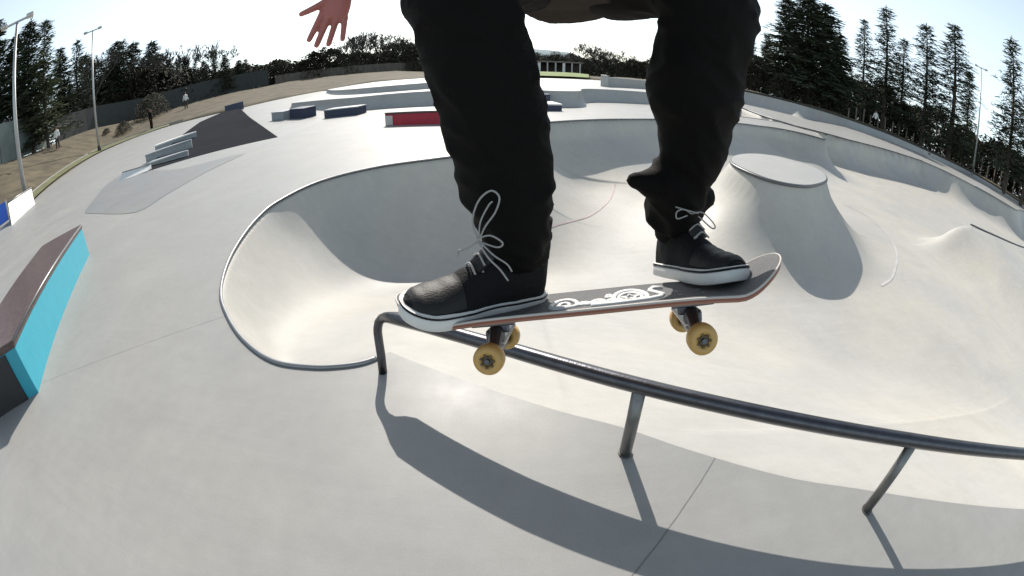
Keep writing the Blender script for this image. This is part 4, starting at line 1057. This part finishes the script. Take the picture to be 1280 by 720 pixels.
# right hand conifers, each one distinct: azimuth, distance, elevation of the top, mesh set, width, label
RIGHT = [
 (31.2, 52, 7.5, OLIVE, 0, 1.0, 'small olive green conifer just right of the skater'),
 (33.4, 50, 8.5, DENSE, 1, .8, 'narrow dark conifer left of the dense conifer clump'),
 (36.2, 46, 14.2, DENSE, 0, .95, 'leftmost tall conifer of the dense dark clump'),
 (38.8, 45, 15.8, DENSE, 1, 1.05, 'tallest middle conifer of the dense dark clump'),
 (41.2, 46, 14.6, DENSE, 2, 1.0, 'right hand conifer of the dense dark clump'),
 (43.2, 47, 11.0, DENSE, 0, .9, 'shorter conifer at the right end of the dense clump'),
 (46.6, 49, 13.8, OPEN, 0, .95, 'first open branched conifer right of the dense clump'),
 (49.8, 49, 16.3, OPEN, 1, 1.0, 'tall open branched conifer, second right of the dense clump'),
 (52.2, 51, 13.0, OPEN, 2, .85, 'small open conifer between two taller ones'),
 (55.6, 50, 15.8, OPEN, 3, .95, 'open branched conifer with a bare lower trunk on the right'),
 (59.8, 50, 17.0, OPEN, 0, 1.05, 'broad open conifer just left of the right lamp post'),
 (62.0, 52, 12.0, OLIVE, 0, .8, 'short conifer left of the right lamp post'),
 (68.8, 50, 18.3, OPEN, 1, .95, 'slender conifer right of the right lamp post'),
 (71.8, 50, 15.5, OPEN, 2, .95, 'conifer cut by the right edge'),
]
for a, d, el, S_, k, wd, lab in RIGHT:
    tree(S_[k], a, d, topz(el, d) - ground_z(a, d), 12, lab, 'conifer', 'conifers beyond the right wall', wide=wd * rng.uniform(1.6, 2.1))
# left tall conifers
LEFT = [(-75, 40, 21, DENSE, 0), (-71.5, 40, 21.2, DENSE, 1), (-68.2, 41, 18.6, DENSE, 2), (-66.0, 39, 19.6, DENSE, 0), (-63.6, 38, 18.8, OLIVE, 0), (-61, 46, 14.6, DENSE, 1), (-58.6, 48, 14.8, OPEN, 3)]
LL = ['dark conifer cut by the left edge', 'tall dark conifer in line with the left lamp post', 'shorter dark conifer right of the left lamp post', 'tall dark conifer in the left edge clump',
      'big conifer with an olive green side and bare trunk foot', 'dark conifer just left of the second lamp post', 'open topped conifer right beside the second lamp post']
# shift a duplicate lean clump
for (a, d, el, S_, k), lab in zip(LEFT, LL):
    tree(S_[k], a, d, topz(el, d) - ground_z(a, d), 12, lab, 'conifer', 'tall conifers at the left', wide=1.55)
# continuous dark row behind the left fence
a = -57.2; i = 0
prof_l = [(-60, 14), (-54, 13.2), (-50, 11.5), (-46, 10.6), (-42, 8.8), (-39, 8), (-36, 5.6), (-32, 5), (-28, 5)]
while a < -31:
    d = rng.uniform(58, 74); el = interp(prof_l, a, 1) * rng.uniform(.78, 1.04)
    S_ = (DENSE, OPEN, DENSE, OLIVE)[i % 4]
    tree(S_[i % len(S_)], a, d, topz(el, d) - ground_z(a, d), 12, 'dark conifer in the row behind the left fence', 'conifer', 'row of dark conifers behind the fence', wide=1.7)
    a += rng.uniform(.8, 1.5); i += 1
for a, d, el, lab in ((-56.2, 56, 15.2, 'bare tree above the conifer row, right of the second lamp post'), (-52.5, 60, 12.6, 'tall bare tree in the conifer row behind the fence'), (-47.8, 60, 12.2, 'thin bare tree rising behind the left fence'), (-45.6, 62, 11.4, 'bare tree with thin forks above the left fence'),
                  (-38.9, 62, 10.6, 'tall thin bare tree standing clear above the dark row'), (-36.6, 64, 6.6, 'low bare tree right of the tall thin one'), (-43, 66, 10.2, 'bare tree between two dark conifers')):
    tree(BARE[int(abs(a)) % 3], a, d, topz(el, d) - ground_z(a, d), 8.5, lab, 'tree', 'bare trees at the left', 'bare_tree')
# bare wood behind the middle of the park
prof_m = [(-35, 4.6), (-31, 5.6), (-28, 5.0), (-26.5, 4.4), (-24, 5.2), (-21, 8.6), (-19.5, 8.8), (-17.5, 7.2), (-14, 6.6), (-8, 6), (-1, 3.9), (4, 3.0), (8, 3.6), (9.8, 5.6), (12.5, 5.2), (15.5, 3.8), (17.5, 4.0), (20, 3), (27, 4.2), (33, 6)]
a = -34.5; i = 0
while a < 33:
    if 29.5 < a < 31.5: a += 1
    d = rng.uniform(66, 82) if a < -6 else (rng.uniform(104, 122) if a < 18 else rng.uniform(56, 72)); el = interp(prof_m, a, 1) * rng.uniform(.7, 1.06)
    lab = 'bare grey tree in the wood behind the far terrace' if a < -6 else ('bare tree behind the far shelter' if a < 18 else 'bare thin tree seen beside the right leg')
    tree(BARE[i % 3], a, d, topz(el, d) - ground_z(a, d), 8.5, lab, 'tree', 'bare trees left of the legs' if a < -6 else ('bare trees between the legs' if a < 18 else 'bare trees right of the legs'), 'bare_tree', wide=1.1)
    a += rng.uniform(.75, 1.35); i += 1
# brush: many low dense shrubs at the foot of the woods
a = -60; i = 0
while a < 76:
    if a < -6: d = rng.uniform(57, 64) + (6 if a > -40 else 0); h = d * math.tan(R(interp([(-60, 7.0), (-48, 5.6), (-40, 4.0), (-34, 3.2), (-24, 3.4), (-14, 3.6), (-6, 3.2)], a, 1))) * rng.uniform(.7, 1.1)
    elif a < 19: d = rng.uniform(100, 112); h = rng.uniform(3.6, 5.0)
    else: d = interp(BANK, a, 1) + rng.uniform(1, 8); h = rng.uniform(2.2, 4.0) if a < 44 else rng.uniform(3.2, 5.4)
    x, y = pol(a, d); gr = 'brush behind the left fence' if a < -34 else ('brush under the bare wood' if a < 19 else 'brush under the right conifers')
    lab = {'brush behind the left fence': 'dark scrub behind the left fence', 'brush under the bare wood': 'dull brown scrub under the bare wood', 'brush under the right conifers': 'dark scrub under the right hand conifers'}[gr]
    rt = empty('shrub', (x, y, ground_z(a, d) - .1), lab, 'shrub', gr, rng.uniform(0, 6)); rt.scale = (h * rng.uniform(.7, 1.1), h * rng.uniform(.7, 1.1), h * .8)
    for nm, me_ in zip(('stem', 'foliage'), BUSH[i % 3]):
        o = bpy.data.objects.new(nm, me_); COL.objects.link(o); o.parent = rt
    a += math.degrees(h / d) * .55; i += 1
# a few tufts on the dry grass bank
for a, d, s, lab in ((-52.5, 40, 1.0, 'dark green bush on the dry grass slope'), (-48.2, 47, 2.4, 'round grey brown bush at the top of the grass slope'), (-55, 41, .5, 'small tuft on the dry grass slope')):
    x, y = pol(a, d); rt = empty('shrub', (x, y, ground_z(a, d) - .05), lab, 'shrub', None, 1); rt.scale = (s, s, s * .8)
    for nm, me_ in zip(('stem', 'foliage'), BUSH[0]):
        o = bpy.data.objects.new(nm, me_); COL.objects.link(o); o.parent = rt

# ------------------------------------------------------------------ fences, shelter
def fence(name, a0, a1, doff, h, label, m, slats=False, step=1.5, mp='pole', grp=None):
    a = a0; pts = []
    while a <= a1 + 1e-6:
        d = interp(BANK, a, 1) + doff; x, y = pol(a, d); pts.append(Vector((x, y, ground_z(a, d)))); a += step
    rt = empty(name, pts[0], label, 'fence', grp)
    vs, fs = [], []
    for i, p in enumerate(pts):
        q = p - pts[0]
        for dz, off in ((.05, 0), (h, 0), (h, .03), (.05, .03)): vs.append((q.x + off, q.y + off, q.z + dz))
        if i:
            for k in range(4): fs.append(((i - 1) * 4 + k, i * 4 + k, i * 4 + (k + 1) % 4, (i - 1) * 4 + (k + 1) % 4))
    raw('mesh_panel', vs, fs, m, rt, fix=True)
    for i, p in enumerate(pts):
        q = p - pts[0]; bm = bmesh.new(); add_cyl(bm, q + Vector((0, 0, -.2)), q + Vector((0, 0, h + .12)), .045, n=6); frombm('fence_post', bm, M['wood'] if mp == 'pole' else M[mp], rt)
    return rt
fence('screen_fence', -80, -63, 1, 3.0, 'grey green screened fence at the left edge', mat('screen_pale', (.16, .19, .18), .8, nscale=.5, namp=.3))
fence('screen_fence', -62, -32, 1, 2.3, 'long dark screened fence at the top of the dry grass', M['fence'])
fence('wire_fence', -31, -8, 1, 1.2, 'low brown fence in front of the bare wood', mat('fence_brown', (.11, .095, .08), .9, nscale=2, namp=.3), mp='post', step=1.5)
# rough timber posts under the right trees
for i, a in enumerate(np.arange(45, 75.5, 1.05)):
    d = interp(BANK, a, 1) - 2.0 + rng.uniform(-.8, .8); x, y = pol(a, d); bm = bmesh.new(); hgt = rng.uniform(1.1, 2.1) * (.7 if a < 55 else 1)
    add_cyl(bm, (0, 0, -.3), (rng.uniform(-.08, .08), rng.uniform(-.05, .05), hgt), .10, .085, 8); add_cyl(bm, (0, 0, hgt - .02), (0, 0, hgt + .03), .085, .05, 8)
    o = frombm('timber_post', bm, M['post']); o.location = (x, y, ground_z(a, d))
    tag(o, 'weathered upright post under the right hand conifers', 'post', 'weathered posts under the right conifers')
# far shelter with pillars
shx = empty('shelter', (4, 91, -.1), 'long low open shelter with pale pillars behind the green lawn', 'shelter')
bm = bmesh.new(); add_box(bm, (3.4, 2, 2.75), (14.5, 5, .3), bev=.05); frombm('roof', bm, M['post'], shx)
for k in range(9):
    bm = bmesh.new(); add_box(bm, (-3.5 + k * 1.7, -.2, 1.3), (.55 if k % 3 == 0 else .28, .3, 2.6), bev=.02); frombm('pillar', bm, M['white'] if k % 3 == 0 else M['pole'], shx)
bm = bmesh.new(); add_box(bm, (3.4, 4.2, 1.3), (14, .2, 2.6)); frombm('back_wall', bm, M['wood'], shx)

# ------------------------------------------------------------------ distant people
def small_person(x, y, z, rz, label, top, legs, arm=.2, h=1.72):
    rt = empty('person', (x, y, z), label, 'person', None, rz); s = h / 1.72
    bm = bmesh.new()
    limb(bm, [Vector((0, 0, .92)), Vector((0, 0, 1.15)), Vector((0, 0, 1.38))], [.12, .11, .12], 12)
    limb(bm, [Vector((0, 0, 1.4)), Vector((0, 0, 1.55))], [.05, .05], 10)
    r_ = bmesh.ops.create_uvsphere(bm, u_segments=12, v_segments=10, radius=.1); bmesh.ops.translate(bm, vec=(0, 0, 1.62), verts=r_['verts'])
    limb(bm, [Vector((0, -.09, 1.62)), Vector((0, -.115, 1.60))], [.015, .012], 6)
    for q in (-1, 1):
        limb(bm, [Vector((q * .17, 0, 1.38)), Vector((q * (.2 + arm * .3), -.03, 1.12)), Vector((q * (.2 + arm), -.1, .88))], [.05, .04, .028], 8)
        for k in range(4): limb(bm, [Vector((q * (.19 + arm) + .012 * k, -.11, .85)), Vector((q * (.19 + arm) + .014 * k, -.13, .77 + .01 * abs(k - 1)))], [.009, .008], 5)
        limb(bm, [Vector((q * .09, 0, .92)), Vector((q * .11, -.02, .5)), Vector((q * .12, 0, .06))], [.085, .06, .04], 10)
        limb(bm, [Vector((q * .12, .03, .04)), Vector((q * .12, -.15, .03))], [.045, .035], 8)
    b_ = frombm('body', bm, M['skin'], rt, True); rm_ = b_.modifiers.new('fuse', 'REMESH'); rm_.mode = 'VOXEL'; rm_.voxel_size = .014; rm_.use_smooth_shade = True
    bm = bmesh.new(); limb(bm, [Vector((0, 0, .93)), Vector((0, 0, 1.15)), Vector((0, 0, 1.40))], [.165, .15, .16], 16)
    for q in (-1, 1): limb(bm, [Vector((q * .17, 0, 1.38)), Vector((q * (.2 + arm * .3), -.03, 1.12)), Vector((q * (.2 + arm), -.09, .92))], [.068, .055, .042], 10)
    frombm('jacket', bm, top, rt, True)
    bm = bmesh.new()
    for q in (-1, 1): limb(bm, [Vector((q * .08, 0, .95)), Vector((q * .11, -.02, .5)), Vector((q * .12, 0, .10))], [.115, .085, .07], 12)
    frombm('trousers', bm, legs, rt, True)
    bm = bmesh.new(); r_ = bmesh.ops.create_uvsphere(bm, u_segments=12, v_segments=10, radius=.11); bmesh.ops.translate(bm, vec=(0, .015, 1.645), verts=r_['verts']); frombm('hair', bm, M['hair'], rt, True)
    rt.scale = (s, s, s)
x, y = pol(-48.5, 37.5); small_person(x, y, ground_z(-48.5, 37.5), 1.9, 'person in dark clothes on the grass edge behind the curved grey ledges', M['trouser'], M['trouser'], .05, 1.7)
x, y = pol(-62.2, 35.5); small_person(x, y, ground_z(-62.2, 35.5), .8, 'person in a white top by the fence near the left conifers', M['white'], M['wood'], .1)
x, y = pol(-43.4, 46); small_person(x, y, ground_z(-43.4, 46), .8, 'person in a pale top on the upper grass slope', M['white'], M['wood'], .1)
x, y = pol(48.8, 45); small_person(x, y, ground_z(48.8, 45), -.8, 'person in a white top under the open conifers', M['white'], M['trouser'], .15)
